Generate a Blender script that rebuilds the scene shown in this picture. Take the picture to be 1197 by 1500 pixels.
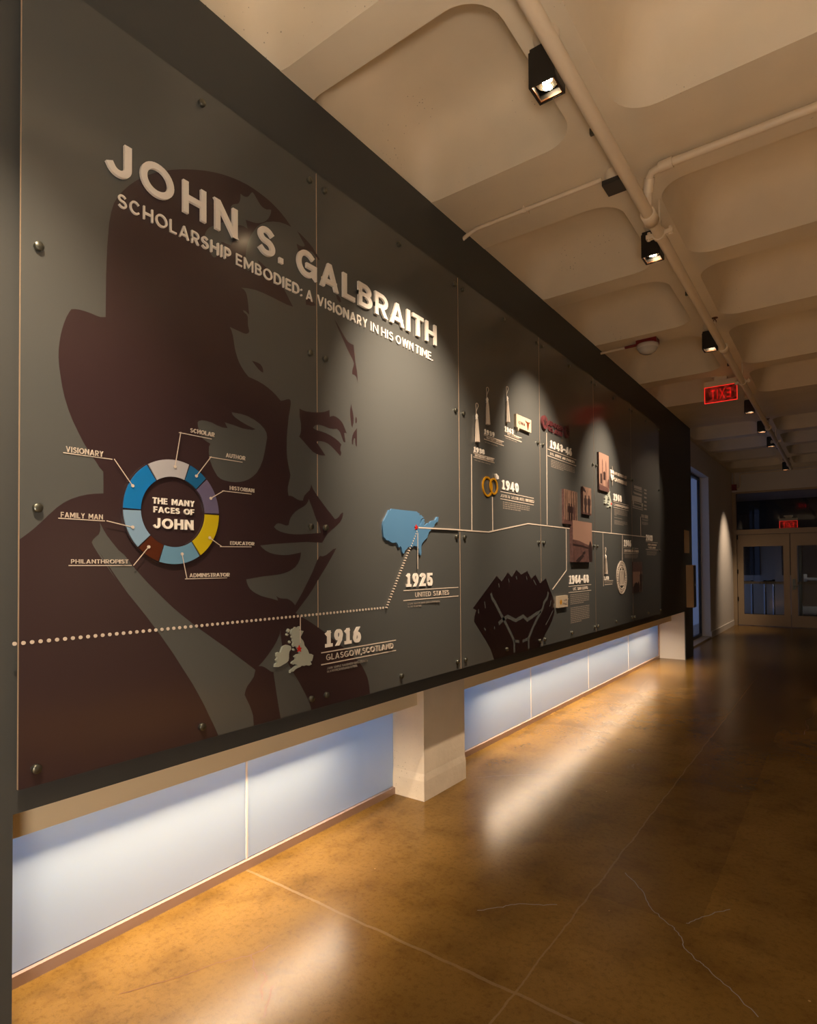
import bpy, bmesh, math, random
from mathutils import Vector, Matrix
from mathutils.geometry import tessellate_polygon
random.seed(7)
for o in list(bpy.data.objects):
    bpy.data.objects.remove(o)
S = bpy.context.scene
COL = S.collection

# ------------------------------------------------------------ camera, world, exposure
cd = bpy.data.cameras.new('camera')
cam = bpy.data.objects.new('camera', cd); COL.objects.link(cam)
YAW, PITCH, ROLL = 0.633667, 0.0185656, -0.0070157
f0 = Vector((-math.sin(YAW), math.cos(YAW), 0)); r0 = Vector((math.cos(YAW), math.sin(YAW), 0)); u0 = Vector((0, 0, 1))
fw = f0*math.cos(PITCH) + u0*math.sin(PITCH); up = u0*math.cos(PITCH) - f0*math.sin(PITCH)
rt = r0*math.cos(ROLL) + up*math.sin(ROLL); up = up*math.cos(ROLL) - r0*math.sin(ROLL)
M = Matrix((rt, up, -fw)).transposed().to_4x4(); M.translation = (1.9621, 0, 1.45)
cam.matrix_world = M
cd.sensor_fit = 'HORIZONTAL'; cd.sensor_width = 36.0; cd.lens = 36.0*868.98/1197
cd.shift_y = 63.47/1197; cd.clip_start = .02
S.camera = cam
W = bpy.data.worlds.new('dusk'); S.world = W; W.use_nodes = True
W.node_tree.nodes['Background'].inputs[0].default_value = (.30, .42, .85, 1)
W.node_tree.nodes['Background'].inputs[1].default_value = .34
S.view_settings.view_transform = 'Standard'; S.view_settings.look = 'None'
S.view_settings.gamma = 1; S.view_settings.use_curve_mapping = False
S.view_settings.exposure = 0.0
S.cycles.use_denoising = True
S.cycles.sample_clamp_indirect = 4.0
S.cycles.max_bounces = 10; S.cycles.diffuse_bounces = 5; S.cycles.glossy_bounces = 5; S.cycles.transmission_bounces = 8

WARM = (1.0, .66, .36)
def light(kind, name, loc, target, power, color=WARM, **k):
    d = bpy.data.lights.new(name, kind); o = bpy.data.objects.new(name, d); COL.objects.link(o)
    o.location = loc; o.rotation_euler = (Vector(target)-Vector(loc)).to_track_quat('-Z', 'Y').to_euler()
    d.energy = power; d.color = color
    for a, v in k.items(): setattr(d, a, v)
    return o
# linear washers in the slot between the fascia and the lit glass, one per bay
for ya, yb, pw in ((.85, 2.45, 29), (4.15, 9.25, 80)):
    o = light('AREA', 'slot_washer_light', (-.315, (ya+yb)/2, .64), (-.315, (ya+yb)/2, 0), pw, (1, .77, .55), shape='RECTANGLE', spread=math.radians(150))
    o.rotation_euler = (0, 0, 0); o.data.size = .03; o.data.size_y = yb-ya
# blue backlights added unseen in the two boxes built behind the glass
for ya, yb, pw in ((.2, 3.0, 17), (3.6, 9.7, 36)):
    o = light('AREA', 'added_backlight', (-.72, (ya+yb)/2, .62), (-.72, (ya+yb)/2, 0), pw, (.07, .55, 1), shape='RECTANGLE')
    o.rotation_euler = (0, 0, 0); o.data.size = .3; o.data.size_y = yb-ya
# ceiling spots: (y along the rail, aim point on the wall, watts)
SPOTS = [(2.28, (0, 2.72, 2.0), 520), (3.95, (0, 4.32, 2.0), 500), (5.95, (0, 5.85, 2.0), 440), (8.75, (0, 7.5, 1.7), 120),
         (10.15, (.3, 10.6, 0), 40), (11.5, (.3, 11.8, 0), 40), (14.55, (-.18, 14.9, 1.2), 250)]
SPOT_X = 1.01
FILL_GLOW = 51          # glow of the fill lamp added unseen beside the viewer
for y, tg, pw in SPOTS:
    light('SPOT', 'track_spot_light', (SPOT_X, y, 3.385), tg, pw, (1, .76, .54), spot_size=math.radians(58), spot_blend=1.0, shadow_soft_size=.03)
ADDED_SPOTS = [(1.01, .25, (0, .6, 1.5), 330, 58, 1.0), (3.75, 7.4, (3.75, 7.4, 0), 330, 65, .15), (3.6, 2.9, (4.15, 3.0, 0), 2500, 66, 1.0)]  # unseen spots added to brighten the near wall, floor pool and right side
for x, y, tg, pw, cone, bl in ADDED_SPOTS:
    light('SPOT', 'track_spot_light', (x, y, 3.385), tg, pw, (1, .76, .52), spot_size=math.radians(cone), spot_blend=bl, shadow_soft_size=.03)
# vestibule: one dim downlight added without a fixture; dusk comes in through its side window
light('SPOT', 'vestibule_fill_light', (1.2, 18.2, 3.0), (1.2, 18.2, 0), 22, (1, .8, .6), shadow_soft_size=.12, spot_size=math.radians(95), spot_blend=.8)

# ------------------------------------------------------------ materials
def lin(c):
    return tuple((v/255/12.92 if v/255 <= .04045 else ((v/255+.055)/1.055)**2.4) for v in c) + (1,)
def sock(b, *names):
    for n in names:
        if n in b.inputs: return b.inputs[n]
def mat(name, col, rough=.5, metal=0, spec=.5, coat=0, coat_rough=.1, emit=None, estr=1, noise=None, bump=None, linear=False):
    m = bpy.data.materials.new(name); m.use_nodes = True; nt = m.node_tree; b = nt.nodes['Principled BSDF']
    c = tuple(col)+(1,) if linear else lin(col)
    b.inputs['Base Color'].default_value = c; b.inputs['Roughness'].default_value = rough; b.inputs['Metallic'].default_value = metal
    b.inputs['Specular IOR Level'].default_value = spec
    b.inputs['Coat Weight'].default_value = coat; b.inputs['Coat Roughness'].default_value = coat_rough
    if emit:
        b.inputs['Emission Color'].default_value = lin(emit); b.inputs['Emission Strength'].default_value = estr
    tc = None
    if noise or bump:
        tc = nt.nodes.new('ShaderNodeTexCoord')
    if noise:
        sc, amt = noise
        n = nt.nodes.new('ShaderNodeTexNoise'); n.inputs['Scale'].default_value = sc; n.inputs['Detail'].default_value = 6
        nt.links.new(tc.outputs['Object'], n.inputs['Vector'])
        r = nt.nodes.new('ShaderNodeValToRGB')
        r.color_ramp.elements[0].position = .3; r.color_ramp.elements[1].position = .7
        r.color_ramp.elements[0].color = tuple(v*(1-amt) for v in c[:3])+(1,); r.color_ramp.elements[1].color = tuple(min(1, v*(1+amt)) for v in c[:3])+(1,)
        nt.links.new(n.outputs['Fac'], r.inputs['Fac']); nt.links.new(r.outputs['Color'], b.inputs['Base Color'])
    if bump:
        sc, st = bump
        n = nt.nodes.new('ShaderNodeTexNoise'); n.inputs['Scale'].default_value = sc; n.inputs['Detail'].default_value = 5
        nt.links.new(tc.outputs['Object'], n.inputs['Vector'])
        bp = nt.nodes.new('ShaderNodeBump'); bp.inputs['Strength'].default_value = st; bp.inputs['Distance'].default_value = .01
        nt.links.new(n.outputs['Fac'], bp.inputs['Height']); nt.links.new(bp.outputs['Normal'], b.inputs['Normal'])
    return m
m_wall = mat('charcoal_wall_paint', (.050, .053, .052), .55, spec=.35, bump=(60, .03), linear=True)
m_panel = mat('printed_acrylic', (.074, .079, .078), .40, spec=.2, coat=.9, coat_rough=.15, linear=True)
m_edge = mat('acrylic_edge', (190, 165, 140), .3)
m_print = mat('maroon_print', (.032, .0175, .020), .40, spec=.2, coat=.9, coat_rough=.15, linear=True)
m_black = mat('near_black_print', (26, 13, 15), .40, spec=.4, coat=.4, coat_rough=.15)
m_letter = mat('pale_letter', (.80, .76, .70), .5, linear=True)
m_text = mat('pale_ink', (.55, .48, .41), .5, linear=True)
m_faint = mat('faint_ink', (.24, .21, .18), .5, linear=True)
m_metal = mat('satin_steel', (110, 112, 104), .35, metal=.9)
m_cream = mat('cream_painted_concrete', (226, 212, 186), .6, noise=(3, .05), bump=(18, .12))
m_conc = mat('painted_column_concrete', (224, 212, 192), .6, noise=(5, .06), bump=(25, .25))
m_fascia = mat('cream_fascia', (240, 224, 190), .5)
m_white = mat('white_wall_paint', (214, 206, 196), .6)
m_right = mat('taupe_wall_paint', (84, 78, 70), .6)
m_box = mat('light_box_lining', (.28, .46, .58), .7, linear=True)
m_pipe = mat('cream_pipe_paint', (228, 212, 186), .45, bump=(40, .05))
m_frame = mat('bronze_frame', (150, 132, 108), .45)
m_alu = mat('aluminium_channel', (168, 142, 128), .4, metal=.2)
m_mull = mat('white_silicone_joint', (236, 232, 226), .5)
m_dark = mat('black_metal', (18, 15, 13), .45)
m_brass = mat('dark_brass', (100, 64, 40), .4, metal=.6)
m_door = mat('tan_door_paint', (172, 150, 122), .5)
m_red = mat('red_paint', (120, 22, 22), .4)
m_star = mat('red_star', (183, 33, 24), .4)
m_chrome = mat('bright_reflector', (230, 225, 215), .12, metal=1)
m_bulb = mat('lamp_filament', (255, 230, 190), .4, emit=(255, 225, 180), estr=170)
m_exitr = mat('exit_red_edge', (200, 30, 25), .4, emit=(255, 45, 35), estr=1.1)
m_exitl = mat('exit_letter', (200, 30, 25), .4, emit=(255, 30, 25), estr=2.0)
m_sill = mat('dark_frame', (26, 24, 24), .4)
m_blue = [mat('ring_'+n, [v*k for v, k in zip(lin(c), (.55, .58, .78))], .4, coat=.3, linear=True) for n, c in (('bright_blue', (20, 140, 196)), ('pale_blue', (160, 196, 204)), ('brown', (98, 42, 14)), ('sky_blue', (124, 176, 188)), ('yellow', (236, 208, 24)), ('mauve', (122, 112, 130)), ('steel_blue', (30, 116, 152)), ('ivory', (214, 210, 192)))]
m_mapblue = mat('map_blue', (.070, .180, .330), .4, linear=True)
m_mapgrey = mat('map_pale_green', (158, 165, 155), .4)
m_gold = mat('gold_ink', (177, 127, 13), .4)
m_tag = mat('ivory_tag', (176, 163, 143), .4)
m_horn = mat('rust_ink', (94, 43, 22), .5)
m_mar2 = mat('plum_print', (83, 39, 43), .45)
m_sepia = mat('sepia_paper', (120, 95, 82), .45, noise=(28, .35))
m_sepl = mat('sepia_sky', (137, 109, 96), .45)
m_sepd = mat('sepia_dark', (37, 22, 22), .5)
m_sepm = mat('sepia_mid', (80, 56, 53), .5, noise=(50, .4))
m_dust = mat('soft_grey', (120, 118, 116), .6)
m_vesd = mat('dark_board', (70, 66, 64), .6)
m_screen = mat('charcoal_plastic', (46, 42, 40), .4)
m_beige = mat('beige_plastic', (190, 164, 128), .5)
m_belt = mat('black_belt', (30, 28, 28), .6)
m_steel = mat('polished_post', (190, 196, 210), .25, metal=.9)
m_lens = mat('clear_lens', (200, 196, 188), .1, spec=.6)

def pits(m, scale, amount):
    nt = m.node_tree; b = nt.nodes['Principled BSDF']; src = b.inputs['Base Color'].links[0].from_socket
    tc = nt.nodes.new('ShaderNodeTexCoord'); v = nt.nodes.new('ShaderNodeTexVoronoi'); v.inputs['Scale'].default_value = scale
    nt.links.new(tc.outputs['Object'], v.inputs['Vector'])
    big = nt.nodes.new('ShaderNodeTexNoise'); big.inputs['Scale'].default_value = 2.2; nt.links.new(tc.outputs['Object'], big.inputs['Vector'])
    th = nt.nodes.new('ShaderNodeMapRange'); th.inputs[1].default_value = .5; th.inputs[2].default_value = .75; th.inputs[3].default_value = 0; th.inputs[4].default_value = .17
    nt.links.new(big.outputs['Fac'], th.inputs[0])
    lt = nt.nodes.new('ShaderNodeMath'); lt.operation = 'LESS_THAN'; nt.links.new(v.outputs['Distance'], lt.inputs[0]); nt.links.new(th.outputs[0], lt.inputs[1])
    am = nt.nodes.new('ShaderNodeMath'); am.operation = 'MULTIPLY'; am.inputs[1].default_value = amount; nt.links.new(lt.outputs[0], am.inputs[0])
    mx = nt.nodes.new('ShaderNodeMixRGB'); mx.inputs[2].default_value = (.12, .08, .05, 1)
    nt.links.new(am.outputs[0], mx.inputs[0]); nt.links.new(src, mx.inputs[1]); nt.links.new(mx.outputs[0], b.inputs['Base Color'])
pits(m_cream, 38, .6); pits(m_conc, 46, .6)

def m_glass_clear(name, tint=(1, 1, 1), refl=1.0):
    m = bpy.data.materials.new(name); m.use_nodes = True; nt = m.node_tree; nt.nodes.clear()
    out = nt.nodes.new('ShaderNodeOutputMaterial'); mx = nt.nodes.new('ShaderNodeMixShader')
    tr = nt.nodes.new('ShaderNodeBsdfTransparent'); tr.inputs[0].default_value = tint+(1,)
    gl = nt.nodes.new('ShaderNodeBsdfGlossy'); gl.inputs['Roughness'].default_value = .02
    fr = nt.nodes.new('ShaderNodeFresnel'); fr.inputs[0].default_value = 1.5
    ge = nt.nodes.new('ShaderNodeNewGeometry'); one = nt.nodes.new('ShaderNodeMath'); one.operation = 'SUBTRACT'; one.inputs[0].default_value = 1
    mu = nt.nodes.new('ShaderNodeMath'); mu.operation = 'MULTIPLY'   # the far side of a pane does not reflect totally
    nt.links.new(ge.outputs['Backfacing'], one.inputs[1]); nt.links.new(one.outputs[0], mu.inputs[0]); nt.links.new(fr.outputs[0], mu.inputs[1])
    nt.links.new(mu.outputs[0], mx.inputs[0]); nt.links.new(tr.outputs[0], mx.inputs[1]); nt.links.new(gl.outputs[0], mx.inputs[2])
    nt.links.new(mx.outputs[0], out.inputs[0]); return m
m_glass = m_glass_clear('clear_glass', (.85, .87, .86))
m_exitp = bpy.data.materials.new('red_edge_lit_acrylic'); m_exitp.use_nodes = True
def build_exit_plate():
    nt = m_exitp.node_tree; nt.nodes.clear()
    out = nt.nodes.new('ShaderNodeOutputMaterial'); a1 = nt.nodes.new('ShaderNodeMixShader'); a1.inputs[0].default_value = .5
    tr = nt.nodes.new('ShaderNodeBsdfTransparent'); tr.inputs[0].default_value = (.8, .62, .55, 1)
    em = nt.nodes.new('ShaderNodeEmission'); em.inputs[0].default_value = (1, .06, .04, 1)
    n = nt.nodes.new('ShaderNodeTexNoise'); n.inputs['Scale'].default_value = 18; tc = nt.nodes.new('ShaderNodeTexCoord')
    mr = nt.nodes.new('ShaderNodeMapRange'); mr.inputs[1].default_value = .35; mr.inputs[2].default_value = .8; mr.inputs[3].default_value = .03; mr.inputs[4].default_value = .4
    nt.links.new(tc.outputs['Object'], n.inputs['Vector']); nt.links.new(n.outputs['Fac'], mr.inputs[0]); nt.links.new(mr.outputs[0], em.inputs[1])
    nt.links.new(tr.outputs[0], a1.inputs[1]); nt.links.new(em.outputs[0], a1.inputs[2]); nt.links.new(a1.outputs[0], out.inputs[0])
build_exit_plate()
m_frost = bpy.data.materials.new('frosted_glass'); m_frost.use_nodes = True
def build_frost():
    nt = m_frost.node_tree; nt.nodes.clear()
    out = nt.nodes.new('ShaderNodeOutputMaterial'); mx = nt.nodes.new('ShaderNodeMixShader'); mx.inputs[0].default_value = .42
    df = nt.nodes.new('ShaderNodeBsdfDiffuse'); df.inputs[0].default_value = (.72, .84, .88, 1)
    tl = nt.nodes.new('ShaderNodeBsdfTranslucent'); tl.inputs[0].default_value = (.80, .86, .95, 1)
    gl = nt.nodes.new('ShaderNodeBsdfGlossy'); gl.inputs['Roughness'].default_value = .06
    fr = nt.nodes.new('ShaderNodeFresnel'); fr.inputs[0].default_value = 1.45; m2 = nt.nodes.new('ShaderNodeMixShader')
    nt.links.new(df.outputs[0], mx.inputs[1]); nt.links.new(tl.outputs[0], mx.inputs[2])
    nt.links.new(fr.outputs[0], m2.inputs[0]); nt.links.new(mx.outputs[0], m2.inputs[1]); nt.links.new(gl.outputs[0], m2.inputs[2])
    nt.links.new(m2.outputs[0], out.inputs[0])
build_frost()
m_floor = bpy.data.materials.new('stained_polished_concrete'); m_floor.use_nodes = True
def build_floor():
    nt = m_floor.node_tree; b = nt.nodes['Principled BSDF']; L = nt.links.new
    tc = nt.nodes.new('ShaderNodeTexCoord')
    def noise(sc, det=6, rough=.6, stretch=None):
        n = nt.nodes.new('ShaderNodeTexNoise'); n.inputs['Scale'].default_value = sc; n.inputs['Detail'].default_value = det; n.inputs['Roughness'].default_value = rough
        if stretch:
            mp = nt.nodes.new('ShaderNodeMapping'); mp.inputs['Scale'].default_value = stretch; L(tc.outputs['Object'], mp.inputs['Vector']); L(mp.outputs[0], n.inputs['Vector'])
        else: L(tc.outputs['Object'], n.inputs['Vector'])
        return n
    def ramp(src, stops):
        r = nt.nodes.new('ShaderNodeValToRGB'); e = r.color_ramp.elements
        while len(e) < len(stops): e.new(.5)
        for i, (p, c) in enumerate(stops): e[i].position = p; e[i].color = c if len(c) == 4 else c+(1,)
        r.color_ramp.interpolation = 'B_SPLINE'; L(src, r.inputs['Fac']); return r
    def math_(op, a, bb=None, c=None):
        n = nt.nodes.new('ShaderNodeMath'); n.operation = op
        for i, v in enumerate((a, bb, c)):
            if v is None: continue
            if isinstance(v, (int, float)): n.inputs[i].default_value = v
            else: L(v, n.inputs[i])
        return n.outputs[0]
    def mixc(fac, a, bcol, mode='MIX'):
        n = nt.nodes.new('ShaderNodeMixRGB'); n.blend_type = mode
        if isinstance(fac, (int, float)): n.inputs[0].default_value = fac
        else: L(fac, n.inputs[0])
        L(a, n.inputs[1])
        if isinstance(bcol, tuple): n.inputs[2].default_value = bcol
        else: L(bcol, n.inputs[2])
        return n.outputs[0]
    big = noise(1.1, 4, .55)
    base = ramp(big.outputs['Fac'], [(.25, (.112, .058, .011)), (.50, (.172, .096, .022)), (.75, (.235, .135, .034))]).outputs['Color']
    fine = noise(42, 5, .75)
    fr = ramp(fine.outputs['Fac'], [(.25, (.45, .42, .40)), (.5, (1, 1, 1)), (.75, (1.45, 1.42, 1.32))]).outputs['Color']
    mid = noise(4.5, 5, .6)
    mr = ramp(mid.outputs['Fac'], [(.33, (.62, .58, .54)), (.5, (1, 1, 1)), (.68, (1.22, 1.18, 1.10))]).outputs['Color']
    base = mixc(.8, base, mr, 'MULTIPLY')
    col = mixc(.75, base, fr, 'MULTIPLY')
    spk = noise(240, 2, .5)
    sp = ramp(spk.outputs['Fac'], [(.60, (0, 0, 0)), (.72, (1, 1, 1))]).outputs['Color']
    col = mixc(math_('MULTIPLY', sp, .35), col, (.03, .018, .01, 1))
    sep = nt.nodes.new('ShaderNodeSeparateXYZ'); L(tc.outputs['Object'], sep.inputs[0])
    wob = noise(6, 4, .6); wx = math_('MULTIPLY', math_('SUBTRACT', wob.outputs['Fac'], .5), .03)
    x = math_('ADD', sep.outputs[0], wx); y = math_('ADD', sep.outputs[1], wx)
    lx = math_('LESS_THAN', math_('ABSOLUTE', math_('SUBTRACT', x, 1.035)), .0035)
    ly = math_('LESS_THAN', math_('ABSOLUTE', math_('SUBTRACT', y, 1.85)), .007)
    # re-poured bay: a darker slab bounded by its own joints
    a1 = math_('MULTIPLY', math_('GREATER_THAN', x, 1.04), math_('LESS_THAN', x, 1.47))
    a1 = math_('MULTIPLY', a1, math_('GREATER_THAN', y, 2.6))
    col = mixc(math_('MULTIPLY', a1, .28), col, (.06, .03, .012, 1))
    # small pale aggregate chips
    vo = nt.nodes.new('ShaderNodeTexVoronoi'); vo.inputs['Scale'].default_value = 7; L(tc.outputs['Object'], vo.inputs['Vector'])
    sc_ = nt.nodes.new('ShaderNodeSeparateColor'); L(vo.outputs['Color'], sc_.inputs[0])
    chip = math_('MULTIPLY', math_('LESS_THAN', vo.outputs['Distance'], math_('MULTIPLY', sc_.outputs[1], .05)), math_('GREATER_THAN', sc_.outputs[0], .72))
    col = mixc(math_('MULTIPLY', chip, .7), col, (.42, .27, .10, 1))
    j = math_('MAXIMUM', lx, ly)
    col = mixc(math_('MULTIPLY', j, .38), col, (.26, .19, .11, 1))
    L(col, b.inputs['Base Color'])
    rn = noise(2.3, 2, .5, (1, .5, 1))
    b.inputs['Roughness'].default_value = .25
    b.inputs['Specular IOR Level'].default_value = .21
    h = math_('ADD', math_('MULTIPLY', fine.outputs['Fac'], .40), math_('MULTIPLY', rn.outputs['Fac'], 1.0))
    h = math_('SUBTRACT', h, math_('MULTIPLY', j, .5))
    bp = nt.nodes.new('ShaderNodeBump'); bp.inputs['Strength'].default_value = .10; bp.inputs['Distance'].default_value = .01
    L(h, bp.inputs['Height']); L(bp.outputs[0], b.inputs['Normal'])
build_floor()

# ------------------------------------------------------------ mesh helpers
class MB:
    def __init__(s): s.v = []; s.f = []; s.m = []; s.sm = []
    def add(s, vs, fs, mi=0, smooth=False):
        o = len(s.v); s.v += [tuple(p) for p in vs]
        for f in fs: s.f.append([i+o for i in f]); s.m.append(mi); s.sm.append(smooth)
        return s
    def box(s, x0, x1, y0, y1, z0, z1, mi=0):
        v = [(x, y, z) for x in (x0, x1) for y in (y0, y1) for z in (z0, z1)]
        return s.add(v, [(0, 1, 3, 2), (4, 6, 7, 5), (0, 4, 5, 1), (2, 3, 7, 6), (0, 2, 6, 4), (1, 5, 7, 3)], mi)
    def prism(s, poly, x0, x1, holes=(), mi=0, side=None, back=True):
        """poly in (y,z), extruded along x from x0 to x1 (x1 the front)"""
        side = mi if side is None else side
        loops = [[Vector((p[0], p[1], 0)) for p in poly]] + [[Vector((p[0], p[1], 0)) for p in h] for h in holes]
        flat = [p for l in loops for p in l]
        tris = tessellate_polygon(loops)
        fr = []
        for t in tris:
            a, b, c = (flat[i] for i in t)
            cr = (b-a).cross(c-a).z
            if abs(cr) < 1e-12: continue
            fr.append(tuple(t) if cr > 0 else (t[0], t[2], t[1]))
        n = len(flat)
        s.add([(x1, p.x, p.y) for p in flat], fr, mi)
        if abs(x1-x0) > 1e-6:
            if back: s.add([(x0, p.x, p.y) for p in flat], [t[::-1] for t in fr], side)
            for l in loops:
                k = len(l); ar = sum(l[i].x*l[(i+1) % k].y-l[(i+1) % k].x*l[i].y for i in range(k))
                vs = [(x1, p.x, p.y) for p in l]+[(x0, p.x, p.y) for p in l]
                fs = [(i, i+k, (i+1) % k+k, (i+1) % k) for i in range(k)]
                out = (ar > 0) == (l is loops[0])
                s.add(vs, fs if out else [f[::-1] for f in fs], side)
        return s
    def tube(s, pts, r, n=12, mi=0, caps=True):
        pts = [Vector(p) for p in pts]; rings = []
        for i, p in enumerate(pts):
            t = ((pts[min(i+1, len(pts)-1)]-p).normalized()+(p-pts[max(i-1, 0)]).normalized())
            t = t.normalized() if t.length > 1e-6 else Vector((0, 0, 1))
            a = t.orthogonal() if not rings else (rings_a - t*rings_a.dot(t))
            a.normalize(); rings_a = a; b = t.cross(a)
            rr = r[i] if isinstance(r, (list, tuple)) else r
            rings.append([p+(a*math.cos(2*math.pi*k/n)+b*math.sin(2*math.pi*k/n))*rr for k in range(n)])
        vs = [v for g in rings for v in g]; fs = []
        for i in range(len(rings)-1):
            for k in range(n): fs.append((i*n+k, i*n+(k+1) % n, (i+1)*n+(k+1) % n, (i+1)*n+k))
        s.add(vs, fs, mi, True)
        if caps:
            s.add(rings[0], [tuple(range(n))[::-1]], mi); s.add(rings[-1], [tuple(range(n))], mi)
        return s
    def lathe(s, prof, axis='z', c=(0, 0, 0), n=24, mi=0):
        vs = []; fs = []
        for r, h in prof:
            for k in range(n):
                a = 2*math.pi*k/n; u, v = r*math.cos(a), r*math.sin(a)
                p = (u, v, h) if axis == 'z' else ((h, u, v) if axis == 'x' else (v, h, u))
                vs.append((p[0]+c[0], p[1]+c[1], p[2]+c[2]))
        m = len(prof)
        for i in range(m-1):
            for k in range(n): fs.append((i*n+k, i*n+(k+1) % n, (i+1)*n+(k+1) % n, (i+1)*n+k))
        s.add(vs, fs, mi, True)
        return s
    def build(s, name, mats, parent=None, origin=None, **props):
        me = bpy.data.meshes.new(name)
        og = Vector(origin) if origin is not None else Vector((0, 0, 0))
        me.from_pydata([tuple(Vector(p)-og) for p in s.v], [], s.f)
        for m in (mats if isinstance(mats, (list, tuple)) else [mats]): me.materials.append(m)
        for p, mi, sm in zip(me.polygons, s.m, s.sm): p.material_index = mi; p.use_smooth = sm
        me.update()
        o = bpy.data.objects.new(name, me); COL.objects.link(o)
        if parent is not None: o.parent = parent
        else: o.location = og
        for k, v in props.items(): o[k] = v
        return o
def thing(name, label, cat, loc=(0, 0, 0), group=None):
    o = bpy.data.objects.new(name, None); o.empty_display_size = .05; COL.objects.link(o); o.location = loc
    o['label'] = label; o['category'] = cat
    if group: o['group'] = group
    return o
def part(mb, name, mats, t, **props):           # mesh given in world metres, parented to the thing t
    return mb.build(name, mats, t, origin=t.location, **props)
def struct(mb, name, mats, **props):
    o = mb.build(name, mats, **props); o['kind'] = 'structure'; return o
def copy_tree(o, parent=None):
    c = o.copy(); COL.objects.link(c)
    if parent is not None: c.parent = parent
    for ch in list(o.children): copy_tree(ch, c)
    return c

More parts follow.
